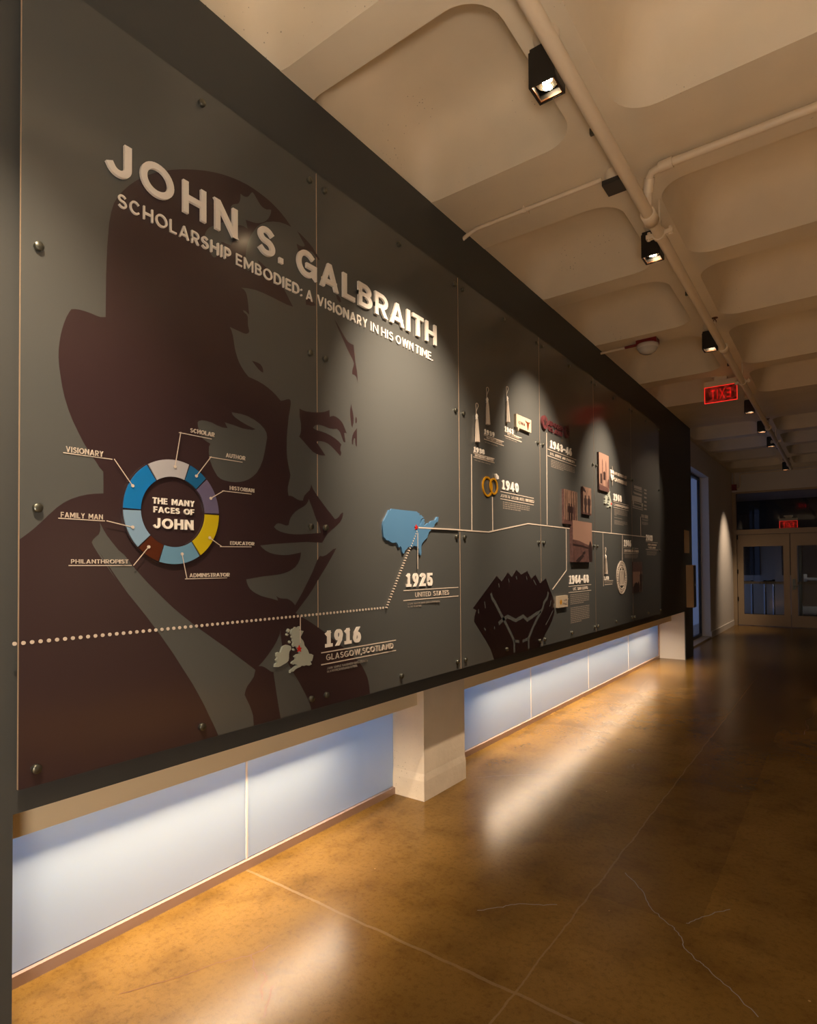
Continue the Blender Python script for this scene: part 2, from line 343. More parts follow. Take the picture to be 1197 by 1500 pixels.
# ------------------------------------------------------------ lettering: geometric capitals drawn as strokes
def arc(cx, cy, rx, ry, a0, a1, n=14):
    return [(cx+rx*math.cos(math.radians(a0+(a1-a0)*i/n)), cy+ry*math.sin(math.radians(a0+(a1-a0)*i/n))) for i in range(n+1)]
def glyph(c, w, tall=False):
    h = w/2; L, B, T = h, h, 1-h; k = 1
    wd = dict(A=.94, B=.70, C=.86, D=.82, E=.62, F=.60, G=.92, H=.80, I=w, J=.60, K=.78, L=.58, M=.98, N=.84, O=1.0, P=.68, R=.72, S=.68, T=.68, U=.80, V=.92, W=1.35, Y=.84, X=.84, Z=.7)
    W = wd.get(c, .66)
    if c in "0123456789": W = .60 if c != '1' else .46
    if tall: W *= .86
    if c == 'I': W = w
    R = W-h; m = W/2
    if c == 'A': st = [[(h*1.0-.02, -.12), (m, 1.0-h*.2), (W-h+.02, -.12)], [(W*.22, .27), (W*.78, .27)]]
    elif c == 'V': st = [[(h-.02, 1.12), (m, h*.2), (W-h+.02, 1.12)]]
    elif c == 'W': st = [[(h-.02, 1.1), (W*.28, h*.2), (m, 1-h*.2), (W*.72, h*.2), (W-h+.02, 1.1)]]
    elif c == 'H': st = [[(L, B), (L, T)], [(R, B), (R, T)], [(L+h, .5), (R-h, .5)]]
    elif c == 'N': st = [[(L, B), (L, T)], [(R, B), (R, T)], [(L-.02, 1.0-.01), (R+.02, .01)]]
    elif c == 'M': st = [[(L, B), (L, T)], [(R, B), (R, T)], [(L, 1-h*.3), (m, .30), (R, 1-h*.3)]]
    elif c in 'O0': st = [(arc(m, .5, m-h, .5-h, 0, 360, 32)[:-1], True)]
    elif c == 'C': st = [arc(m, .5, m-h, .5-h, 48, 312, 26)]
    elif c == 'G': st = [arc(m, .5, m-h, .5-h, 52, 318, 26)+[(R-.005, .16), (R-.005, .46)], [(W*.56, .46), (R-.005, .46)]]
    elif c == 'J': st = [[(R, T), (R, .34)]+arc((L*.6+R)/2, .34, (R-L*.6)/2, .34-h, 0, -155, 14)]
    elif c == 'I': st = [[(m, B), (m, T)]]
    elif c == 'L': st = [[(L, T), (L, B), (W-h, B)]]
    elif c == 'E': st = [[(R, T), (L, T), (L, B), (R, B)], [(L, .51), (R-.05, .51)]]
    elif c == 'F': st = [[(R, T), (L, T), (L, B)], [(L, .48), (R-.05, .48)]]
    elif c == 'T': st = [[(L, T), (R, T)], [(m, B), (m, T)]]
    elif c == 'D': st = [([(L, B), (L, T)]+arc(W*.42, .5, R-W*.42, .5-h, 90, -90, 18), True)]
    elif c in 'PR':
        q = .40 if c == 'P' else .42; ry = (T-q)/2
        st = [[(L, B), (L, T), (W*.52, T)]+arc(W*.52, q+ry, R-W*.52, ry, 90, -90, 12)[1:]+[(L, q)]]
        if c == 'R': st += [[(W*.48, q), (R+.01, -.06)]]
    elif c == 'B':
        q = .53; r1 = (T-q)/2; r2 = (q-B)/2
        st = [[(L, q), (L, T), (W*.50, T)]+arc(W*.50, q+r1, R*.93-W*.50, r1, 90, -90, 12)[1:]+[(L, q)], [(L, q), (W*.52, q)]+arc(W*.52, B+r2, R-W*.52, r2, 90, -90, 12)[1:]+[(L, B), (L, q)]]
    elif c == 'S':
        q = .52; r1 = (T-q)/2; r2 = (q-B)/2
        st = [arc(m, q+r1, (R-L)/2*.92, r1, 38, 270, 16)+arc(m, B+r2, (R-L)/2, r2, 90, -142, 16)[1:]]
    elif c == 'U': st = [[(L, T), (L, .36)]+arc(m, .36, m-h, .36-h, 180, 360, 16)+[(R, .36), (R, T)]]
    elif c == 'Y': st = [[(h-.02, 1.1), (m, .44), (W-h+.02, 1.1)], [(m, B), (m, .44)]]
    elif c == 'K': st = [[(L, B), (L, T)], [(R+.03, 1.06), (L, .40)], [(W*.42, .55), (R+.03, -.06)]]
    elif c == 'X': st = [[(L, -.05), (R, 1.05)], [(L, 1.05), (R, -.05)]]
    elif c == 'Z': st = [[(L, T), (R, T), (L, B), (R, B)]]
    elif c == '1': st = [[(m, B), (m, T)], [(m, T-.02), (L+.0, T-.09)]] + ([[(L-.02, B), (W-h+.02, B)]] if tall else [])
    elif c == '2': st = [arc(m, T-(m-h)*.95, m-h, (m-h)*.95, 160, -20, 12)+[(L, B), (R, B)]]
    elif c == '3':
        q = .53; r1 = (T-q)/2; r2 = (q-B)/2
        st = [arc(m, q+r1, (R-L)/2*.94, r1, 150, -90, 14), arc(m, B+r2, (R-L)/2, r2, 90, -150, 14)]
    elif c == '4': st = [[(R-.08, -.0+h), (R-.08, T), (L, .27), (W-h*.6, .27)]]
    elif c == '5': st = [[(R-.02, T), (L+.03, T), (L+.02, .52)]+arc(m-.01, .32, (R-L)/2, .32-h+.06, 118, -150, 16)]
    elif c == '6': st = [(arc(m, .34, m-h, .34-h+.02, 0, 360, 22)[:-1], True), [(L+.01, .36), (W*.30, .66), (W*.72, 1.04)]]
    elif c == '9': st = [(arc(m, .66, m-h, .34-h+.02, 0, 360, 22)[:-1], True), [(R-.01, .64), (W*.70, .34), (W*.28, -.04)]]
    elif c == '8':
        q = .53
        st = [(arc(m, (q+T)/2, (m-h)*.88, (T-q)/2, 0, 360, 18)[:-1], True), (arc(m, (q+B)/2, m-h, (q-B)/2, 0, 360, 18)[:-1], True)]
    elif c == '7': st = [[(L, T), (R, T), (W*.35, -.05)]]
    elif c == '.': W = w; st = [[(h, h), (h, h+1e-4)]]
    elif c == ',': W = w; st = [[(h, h), (h*.5, -.12)]]
    elif c == ':': W = w; st = [[(h, h+.02), (h, h+.0201)], [(h, .62), (h, .6201)]]
    elif c == "'": W = w; st = [[(h, T), (h, .78)]]
    elif c == '-': W = .40; st = [[(h, .46), (W-h, .46)]]
    elif c == '&': W = .78; st = [[(W-h*.4, -.04), (W*.26, .72)]+arc(W*.42, .80, W*.17, .2-h*.9, 190, -20, 10)+[(W*.22, .42)]+arc(W*.38, .28, W*.38-h, .28-h, 150, 350, 10)+[(W*.86, .50)]]
    else: W = .34; st = []
    if c == ' ': return .46, []
    return W, [(q if isinstance(q, tuple) else (q, False)) for q in st]
def clip(poly, lo, hi):
    for sgn, lim in ((1, lo), (-1, -hi)):
        out = []
        for i in range(len(poly)):
            a, b = poly[i], poly[(i+1) % len(poly)]; da, db = a[1]*sgn-lim, b[1]*sgn-lim
            if da >= 0: out.append(a)
            if (da >= 0) != (db >= 0):
                t = da/(da-db); out.append((a[0]+(b[0]-a[0])*t, a[1]+(b[1]-a[1])*t))
        poly = out
        if len(poly) < 3: return []
    return poly
def strokes(pts, closed, w, sx=1.0, lo=0.0, hi=1.0, cap=True):
    """convex pieces of a stroked polyline"""
    P = [Vector(p) for i, p in enumerate(pts) if i == 0 or math.dist(p, pts[i-1]) > 1e-5]
    if len(P) == 1: P.append(P[0]+Vector((0, 1e-4)))
    n = len(P); h = w/2
    if not closed:
        if cap:
            d = (P[0]-P[1]).normalized() if (P[0]-P[1]).length > 1e-9 else Vector((0, -1)); P[0] = P[0]+d*h
            d = (P[-1]-P[-2]).normalized() if (P[-1]-P[-2]).length > 1e-9 else Vector((0, 1)); P[-1] = P[-1]+d*h
    off = []
    for i in range(n):
        a = P[(i-1) % n] if (closed or i > 0) else None; b = P[(i+1) % n] if (closed or i < n-1) else None
        d1 = (P[i]-a).normalized() if a is not None else None; d2 = (b-P[i]).normalized() if b is not None else None
        if d1 is None: d1 = d2
        if d2 is None: d2 = d1
        n1 = Vector((-d1.y, d1.x)); n2 = Vector((-d2.y, d2.x)); mm = n1+n2
        if mm.length < 1e-6: mm = n1
        mm.normalize(); k = h/max(.28, mm.dot(n1)); off.append(mm*k)
    out = []
    for i in range(n if closed else n-1):
        j = (i+1) % n
        q = [P[i]+off[i], P[i]-off[i], P[j]-off[j], P[j]+off[j]]
        q = clip([(p.x, p.y) for p in q], lo, hi)
        if len(q) >= 3: out.append(q)
    return out
def text_pieces(s, w, tall=False, gap=.12, lo=0, hi=1):
    x = 0; out = []
    for i, c in enumerate(s):
        W, st = glyph(c, w, tall); pcs = []
        for k, (pts, cl) in enumerate(st):
            for q in strokes(pts, cl, w, lo=(-.2 if c == ',' else lo), hi=hi): pcs.append([(p[0]+x, p[1], k) for p in q])
        out.append(pcs); x += W+gap
    return out, x-gap
def put_pieces(mb, pieces, X0, Xf, y0, ky, z0, kz, mi=0, side=None):
    for qi, q in enumerate(pieces):
        p = [(y0+c[0]*ky, z0+c[1]*kz) for c in q]
        X1 = Xf + (.0002*q[0][2] if len(q[0]) > 2 else 0) + .00003*qi
        ar = sum(p[i][0]*p[(i+1) % len(p)][1]-p[(i+1) % len(p)][0]*p[i][1] for i in range(len(p)))
        if ar < 0: p = p[::-1]
        k = len(p)
        mb.add([(X1, a, b) for a, b in p], [tuple(range(k))], mi)
        if X1-X0 > 1e-6:
            mb.add([(X1, a, b) for a, b in p]+[(X0, a, b) for a, b in p], [(i, i+k, (i+1) % k+k, (i+1) % k) for i in range(k)], mi if side is None else side)
def put_text(mb, t, X0, X1, w, tall=False, gap=.12, mi=0, side=None):
    s, y0, y1, z0, z1 = t
    pcs, adv = text_pieces(s, w, tall, gap)
    put_pieces(mb, [q for g in pcs for q in g], X0, X1, y0, (y1-y0)/adv, z0, z1-z0, mi, side)
def put_line(mb, pts, X0, X1, w, mi=0, cap=False):
    for q in strokes(pts, False, w, lo=-99, hi=99, cap=cap):
        put_pieces(mb, [q], X0, X1, 0, 1, 0, 1, mi)
def disc(cy, cz, r, n=24): return [(cy+r*math.cos(2*math.pi*k/n), cz+r*math.sin(2*math.pi*k/n)) for k in range(n)]
def put_para(mb, p, X, mi=0):
    """rows of small print too fine to read: word-length dashes"""
    y0, y1, zt, zb, n, last = p
    pitch = (zt-zb)/n; rnd = random.Random(int(abs(y0*1000+zt*977)))
    for i in range(n):
        z1 = zt-i*pitch; z0 = z1-pitch*.52; e = y1 if i < n-1 else y0+(y1-y0)*last
        y = y0
        while y < e-.002:
            l = min(rnd.uniform(.018, .055), e-y)
            mb.add([(X, y, z0), (X, y+l, z0), (X, y+l, z1), (X, y, z1)], [(0, 1, 2, 3)], mi); y += l+.007
# drawing outlines in wall metres: (along the wall, above the floor)
D={'portrait': {'outer': [[0.9621,2.2669],[0.9633,2.4096],[0.9667,2.5011],[0.9725,2.5791],[0.9792,2.62],[0.9889,2.6552],[1.0026,2.6849],[1.0195,2.712],[1.0415,2.7426],[1.067,2.7725],[1.0998,2.8049],[1.1334,2.8341],[1.168,2.8592],[1.2035,2.8825],[1.24,2.904],[1.2898,2.9295],[1.3338,2.9494],[1.3689,2.963],[1.3998,2.9734],[1.4313,2.9822],[1.4636,2.9893],[1.4965,2.9948],[1.5303,2.9985],[1.5619,2.9989],[1.5941,2.9964],[1.6241,2.9934],[1.6546,2.9878],[1.6826,2.9796],[1.7111,2.9688],[1.74,2.9538],[1.7682,2.9353],[1.7367,2.9322],[1.7045,2.9257],[1.6667,2.9114],[1.6298,2.8921],[1.5997,2.8694],[1.5819,2.8507],[1.5672,2.8298],[1.5538,2.8073],[1.5429,2.785],[1.5343,2.7635],[1.5297,2.7466],[1.5251,2.7269],[1.5228,2.712],[1.5205,2.6833],[1.5182,2.6592],[1.5266,2.651],[1.5351,2.6475],[1.5466,2.6576],[1.561,2.6696],[1.5932,2.6859],[1.5903,2.698],[1.5833,2.7131],[1.5992,2.7088],[1.6171,2.7033],[1.6536,2.6901],[1.6909,2.6707],[1.7226,2.6484],[1.7484,2.6183],[1.7766,2.5869],[1.7417,2.5835],[1.7159,2.5843],[1.6905,2.585],[1.6656,2.5861],[1.641,2.5863],[1.6168,2.5865],[1.5929,2.5858],[1.5724,2.5842],[1.5521,2.5804],[1.5293,2.5755],[1.4984,2.5657],[1.5067,2.5657],[1.5151,2.5633],[1.5224,2.5568],[1.5275,2.5471],[1.5309,2.5344],[1.5337,2.5192],[1.5364,2.4946],[1.5398,2.4716],[1.5332,2.4741],[1.5197,2.4805],[1.5082,2.4782],[1.5129,2.4726],[1.5264,2.4678],[1.5325,2.4599],[1.5331,2.4434],[1.5331,2.4268],[1.5398,2.4028],[1.5337,2.3936],[1.5228,2.388],[1.5127,2.387],[1.4894,2.3884],[1.4665,2.3898],[1.4452,2.3911],[1.4535,2.3792],[1.4599,2.3623],[1.4644,2.3393],[1.4689,2.3162],[1.4741,2.2987],[1.4806,2.2815],[1.4891,2.2648],[1.501,2.2488],[1.5171,2.2322],[1.536,2.2177],[1.56,2.2149],[1.5844,2.212],[1.6092,2.2063],[1.6344,2.1981],[1.6578,2.1881],[1.6786,2.1768],[1.7049,2.1582],[1.7202,2.1634],[1.7373,2.1713],[1.7513,2.1762],[1.7592,2.1738],[1.7615,2.1666],[1.7606,2.1515],[1.7558,2.1267],[1.7494,2.0986],[1.7454,2.0682],[1.7414,2.0379],[1.7389,2.0079],[1.738,1.9782],[1.7379,1.9487],[1.7401,1.9195],[1.7447,1.8981],[1.7516,1.8724],[1.7585,1.8484],[1.7561,1.8344],[1.7498,1.816],[1.7434,1.7946],[1.7426,1.7769],[1.7472,1.7567],[1.7573,1.7582],[1.7691,1.7569],[1.797,1.7463],[1.8131,1.7429],[1.8319,1.7433],[1.8336,1.7525],[1.8403,1.7664],[1.8587,1.7828],[1.8713,1.7926],[1.8781,1.8056],[1.8824,1.8195],[1.8925,1.8021],[1.9096,1.784],[1.9355,1.7583],[1.9618,1.7354],[1.9885,1.7122],[2.0156,1.6905],[2.034,1.6737],[2.048,1.6771],[2.0621,1.687],[2.0745,1.7008],[2.086,1.7081],[2.0926,1.7073],[2.0906,1.6954],[2.0838,1.6786],[2.0714,1.6629],[2.0524,1.6477],[2.0291,1.6317],[2.006,1.6172],[1.986,1.6024],[1.968,1.5834],[1.9501,1.5609],[1.8997,1.5607],[1.8575,1.5614],[1.8163,1.559],[1.737,1.5532],[1.6615,1.5471],[1.593,1.5397],[1.6036,1.5299],[1.6214,1.519],[1.643,1.5102],[1.6687,1.5049],[1.6948,1.5023],[1.7214,1.5014],[1.7484,1.5029],[1.7799,1.5074],[1.8185,1.5145],[1.8168,1.5013],[1.8119,1.4833],[1.7997,1.4653],[1.7836,1.4498],[1.7638,1.4387],[1.7442,1.4307],[1.7211,1.4245],[1.6983,1.4202],[1.6758,1.4177],[1.6103,1.4131],[1.5225,1.4027],[1.5258,1.389],[1.5319,1.3762],[1.5406,1.365],[1.5543,1.3541],[1.5715,1.3446],[1.5959,1.3341],[1.6243,1.3261],[1.6475,1.321],[1.6862,1.3098],[1.6834,1.3186],[1.6779,1.3289],[1.6891,1.3226],[1.7013,1.3185],[1.7366,1.3153],[1.7511,1.3102],[1.7657,1.3014],[1.7834,1.2849],[1.826,1.3388],[1.8677,1.398],[1.889,1.4298],[1.9084,1.4651],[1.9236,1.4883],[1.9346,1.5001],[1.9543,1.4987],[1.9744,1.5044],[1.9992,1.5182],[2.0222,1.5329],[2.043,1.5373],[2.0313,1.521],[2.0105,1.4945],[1.9763,1.4524],[1.9318,1.4021],[1.8885,1.3501],[1.8621,1.3222],[1.8361,1.2985],[1.7853,1.2515],[1.8153,1.2345],[1.8511,1.2168],[1.8877,1.1972],[1.925,1.1748],[1.9633,1.1519],[2.0023,1.1254],[2.0423,1.0966],[2.0832,1.0712],[2.1251,1.0428],[2.1643,1.0149],[2.1992,0.9855],[2.2245,0.9594],[2.2437,0.9331],[2.2604,0.9053],[2.2707,0.8799],[2.2784,0.8472],[2.2808,0.8187],[2.282,0.815],[1.8761,0.815],[1.8751,0.824],[1.8668,0.8445],[1.8565,0.8652],[1.8422,0.8904],[1.8239,0.9197],[1.8038,0.9506],[1.784,0.9781],[1.7624,1.007],[1.745,1.0351],[1.7307,1.0624],[1.7165,1.0932],[1.708,1.1194],[1.7034,1.1488],[1.6979,1.1853],[1.696,1.1711],[1.6884,1.156],[1.6762,1.1373],[1.6605,1.1176],[1.6422,1.0985],[1.6241,1.0811],[1.6035,1.0642],[1.5816,1.0491],[1.5973,1.0476],[1.6106,1.043],[1.6239,1.0348],[1.6464,1.0189],[1.6619,1.0138],[1.6646,0.9928],[1.6691,0.9672],[1.6755,0.9306],[1.6828,0.8937],[1.6993,0.815],[1.5576,0.815],[1.5557,0.8537],[1.5478,0.8762],[1.5365,0.9029],[1.5132,0.946],[1.5188,0.9648],[1.5277,0.9796],[1.5447,0.9949],[1.5584,1.0101],[1.5676,1.0362],[1.4359,1.1351],[1.3642,1.1862],[1.296,1.2349],[1.2492,1.2718],[1.2041,1.3082],[1.1561,1.3532],[1.1098,1.3981],[1.0812,1.4283],[1.0532,1.4592],[1.0258,1.4948],[1.0066,1.5096],[0.9839,1.5367],[0.969,1.5555],[0.958,1.5727],[0.9506,1.5871],[0.9448,1.5985],[0.947,1.584],[0.9463,1.5708],[0.942,1.5596],[0.9327,1.5512],[0.9242,1.5422],[0.92,1.5334],[0.9243,1.5234],[0.9364,1.5033],[0.9546,1.4757],[0.9992,1.4123],[0.94,1.5084],[0.9767,1.4543],[1.0068,1.4107],[1.0376,1.3668],[1.0693,1.3279],[1.1017,1.2872],[1.1519,1.2203],[1.2041,1.1459],[1.2584,1.062],[1.2817,1.0261],[1.3054,0.9846],[1.3295,0.9408],[1.349,0.9006],[1.3688,0.8624],[1.391,0.815],[0.716,0.815],[0.716,1.5238],[0.7154,1.5355],[0.7302,1.5479],[0.7512,1.5669],[0.7726,1.5889],[0.7945,1.6134],[0.8168,1.6364],[0.8363,1.6526],[0.8562,1.6648],[0.8799,1.6754],[0.9041,1.6834],[0.9288,1.6886],[0.9562,1.6919],[0.956,1.7627],[0.9429,1.7758],[0.9321,1.7919],[0.9142,1.8156],[0.8966,1.8417],[0.8793,1.8733],[0.8621,1.9072],[0.8486,1.9399],[0.8372,1.9763],[0.8305,2.0064],[0.8251,2.0401],[0.8211,2.0671],[0.819,2.0946],[0.8196,2.1193],[0.8221,2.1446],[0.8253,2.1666],[0.8298,2.1871],[0.835,2.2064],[0.8416,2.2263],[0.8489,2.243],[0.8562,2.2563],[0.8678,2.2603],[0.8815,2.2629],[0.8988,2.2638],[0.9165,2.2633],[0.9308,2.2615],[0.9453,2.2613]],
 'holes': [[[1.8669,1.7542],[1.8626,1.7428],[1.8525,1.7298],[1.8376,1.7189],[1.8211,1.7104],[1.8008,1.7004],[1.7831,1.6884],[1.7688,1.6756],[1.7585,1.6631],[1.7514,1.6479],[1.7474,1.6312],[1.7373,1.6283],[1.7273,1.6289],[1.7143,1.6323],[1.7014,1.6351],[1.6878,1.6356],[1.6781,1.631],[1.6654,1.6189],[1.6802,1.6081],[1.699,1.6014],[1.7256,1.5961],[1.7527,1.5931],[1.7843,1.5926],[1.8165,1.5938],[1.8494,1.5964],[1.8829,1.5995],[1.9416,1.6056],[1.9364,1.621],[1.9304,1.6363],[1.9244,1.6484],[1.9158,1.6604],[1.903,1.6844],[1.892,1.7083],[1.8769,1.7348]],[[1.3204,2.0002],[1.3078,1.9952],[1.302,1.9881],[1.304,1.9741],[1.3078,1.9578],[1.3155,1.9421],[1.3272,1.9305],[1.34,1.9241],[1.3569,1.9182],[1.3509,1.9052],[1.3499,1.8852],[1.3548,1.8557],[1.3648,1.8329],[1.3769,1.8136],[1.3881,1.7993],[1.4025,1.7905],[1.4212,1.7864],[1.4422,1.7844],[1.469,1.7847],[1.4908,1.788],[1.5129,1.7941],[1.5354,1.8039],[1.5559,1.8174],[1.5756,1.8346],[1.5933,1.8611],[1.6075,1.8912],[1.6196,1.9355],[1.6306,1.9894],[1.627,2.0078],[1.6151,2.0227],[1.5938,2.0376],[1.5646,2.0497],[1.5304,2.0578],[1.4969,2.0601],[1.4534,2.0575],[1.4587,2.0479],[1.4717,2.0397],[1.4968,2.0301],[1.5246,2.0217],[1.5703,2.0126],[1.5564,2.0064],[1.5302,2.0044],[1.5023,2.0038],[1.464,2.0085],[1.4215,2.012],[1.4288,2.0009],[1.4351,1.9915],[1.411,1.9897],[1.3853,1.9936],[1.365,1.9994],[1.3401,2.0015]],[[1.4975,2.9445],[1.5037,2.9439],[1.5104,2.9427],[1.5199,2.9438],[1.5301,2.9475],[1.5376,2.9545],[1.5445,2.9646],[1.5502,2.9736],[1.5572,2.9814],[1.563,2.9796],[1.5705,2.9731],[1.5793,2.9656],[1.5881,2.9572],[1.597,2.9497],[1.6071,2.9451],[1.6179,2.9437],[1.63,2.9452],[1.6453,2.9526],[1.6557,2.9567],[1.6551,2.9477],[1.6526,2.9377],[1.647,2.9244],[1.639,2.91],[1.6286,2.8974],[1.6177,2.8869],[1.6027,2.8761],[1.5878,2.8677],[1.5731,2.8618],[1.5586,2.8578],[1.5413,2.8544],[1.5231,2.8505],[1.5276,2.8373],[1.5327,2.8187],[1.5253,2.819],[1.5185,2.8201],[1.5101,2.8199],[1.4989,2.8175],[1.4879,2.8128],[1.4823,2.8088],[1.4796,2.7961],[1.4719,2.7748],[1.4631,2.7503],[1.4506,2.7154],[1.4373,2.7136],[1.4256,2.7125],[1.4151,2.7124],[1.4036,2.7082],[1.4088,2.7051],[1.4177,2.7023],[1.4282,2.6944],[1.4256,2.682],[1.4166,2.6692],[1.4046,2.6574],[1.3916,2.6497],[1.3813,2.6397],[1.3737,2.6347],[1.3661,2.6368],[1.3585,2.6445],[1.351,2.6535],[1.345,2.6627],[1.341,2.6741],[1.3375,2.6878],[1.3336,2.7047],[1.3371,2.7158],[1.3425,2.727],[1.3525,2.7404],[1.3662,2.7528],[1.3892,2.7705],[1.4178,2.7928],[1.439,2.8163],[1.4471,2.8382],[1.4498,2.8577],[1.452,2.8687],[1.4552,2.8762],[1.4607,2.8825],[1.4677,2.8878],[1.477,2.8929],[1.4853,2.8978],[1.4908,2.9052],[1.4953,2.9157],[1.4975,2.927]]],
 'islands': [[[1.803,2.9326],[1.8221,2.9285],[1.8407,2.923],[1.8594,2.9169],[1.8791,2.909],[1.8948,2.9012],[1.9091,2.8906],[1.9257,2.8777],[1.9425,2.8636],[1.9329,2.8569],[1.9242,2.8628],[1.9112,2.8715],[1.8932,2.8786],[1.8684,2.8752],[1.8438,2.8662],[1.8265,2.8573],[1.8108,2.8454],[1.804,2.8593],[1.7994,2.874],[1.8082,2.8748],[1.8163,2.8738],[1.8301,2.8762],[1.8425,2.8806],[1.8481,2.8882],[1.844,2.8946],[1.8302,2.9065]],[[1.8581,2.6572],[1.8778,2.6587],[1.8956,2.6562],[1.9077,2.6502],[1.9149,2.6422],[1.899,2.6345],[1.8847,2.629],[1.8706,2.6276],[1.8544,2.6229],[1.8531,2.6384]],[[2.0385,2.6188],[2.0516,2.6088],[2.0685,2.5934],[2.0874,2.5764],[2.1066,2.5592],[2.1211,2.5471],[2.1358,2.5395],[2.1536,2.5368],[2.1736,2.5374],[2.1755,2.5211],[2.1784,2.5003],[2.1832,2.476],[2.1861,2.4551],[2.192,2.4343],[2.198,2.4108],[2.2008,2.3857],[2.2016,2.3553],[2.1976,2.3713],[2.1926,2.3836],[2.1795,2.3904],[2.1614,2.3905],[2.1615,2.4026],[2.1647,2.4169],[2.1718,2.4323],[2.1759,2.4469],[2.17,2.4574],[2.1601,2.4681],[2.1423,2.4872],[2.1257,2.5051],[2.1064,2.5293],[2.0873,2.5532],[2.0684,2.5762],[2.0543,2.5953]],[[2.0506,2.7426],[2.0619,2.7415],[2.0742,2.7381],[2.0818,2.7297],[2.0856,2.7191],[2.0741,2.7117],[2.0646,2.7169],[2.0552,2.7246]],[[1.5533,2.2869],[1.5692,2.2885],[1.5846,2.2876],[1.5974,2.2843],[1.6059,2.2764],[1.6101,2.2667],[1.6108,2.2538],[1.6001,2.2556],[1.5846,2.2628],[1.5692,2.2744]],[[1.8127,2.1476],[1.8315,2.1443],[1.8522,2.1437],[1.8859,2.147],[1.9203,2.1528],[1.9466,2.1588],[1.9734,2.1675],[2.0024,2.1812],[2.0023,2.1652],[2.004,2.1482],[2.0151,2.1549],[2.028,2.1588],[2.0447,2.1583],[2.0625,2.1534],[2.0796,2.145],[2.0938,2.1333],[2.1053,2.1156],[2.1197,2.0931],[2.1099,2.0934],[2.1012,2.0905],[2.1059,2.0709],[2.1106,2.0486],[2.1028,2.0467],[2.0951,2.0494],[2.0857,2.0688],[2.0744,2.0884],[2.0631,2.0974],[2.0509,2.1017],[2.0276,2.0968],[2.0046,2.0951],[1.9729,2.0976],[1.9507,2.0997],[1.9287,2.0981],[1.907,2.0915],[1.8941,2.0779],[1.9052,2.0738],[1.9199,2.0714],[1.9505,2.0707],[1.9817,2.068],[2.0089,2.0626],[2.0366,2.0551],[2.0627,2.0446],[2.0816,2.0327],[2.0748,2.0166],[2.0738,2.0053],[2.0804,1.9946],[2.0794,1.9846],[2.0726,1.9758],[2.0567,1.9877],[2.0362,2.0002],[2.0132,2.0126],[1.9905,2.0218],[1.968,2.0257],[1.9458,2.0258],[1.9283,2.0235],[1.9152,2.0182],[1.9239,2.0097],[1.9369,1.998],[1.9562,1.9808],[1.9739,1.9639],[1.9543,1.961],[1.9367,1.9603],[1.9149,1.9633],[1.8935,1.9694],[1.8723,1.9816],[1.8514,1.996],[1.8308,2.0103],[1.8105,2.0232],[1.817,2.0364],[1.8212,2.0523],[1.8213,2.0675],[1.8205,2.0825],[1.8165,2.0999],[1.8133,2.1175]],[[2.1533,2.2429],[2.1581,2.2239],[2.1669,2.1989],[2.1708,2.1761],[2.1696,2.1524],[2.1604,2.1271],[2.1525,2.1391],[2.1487,2.1637],[2.145,2.191],[2.1451,2.2111]],[[2.188,2.1876],[2.195,2.1775],[2.1949,2.164],[2.1887,2.1526],[2.1827,2.1582],[2.1828,2.1751]],[[2.1947,2.1321],[2.1939,2.0387],[2.1848,2.0454],[2.1819,2.057],[2.181,2.0771],[2.173,2.0791],[2.1669,2.0646],[2.1657,2.0443],[2.1568,2.0476],[2.1559,2.0661],[2.1611,2.0884],[2.1702,2.1055],[2.1824,2.1191]]]},
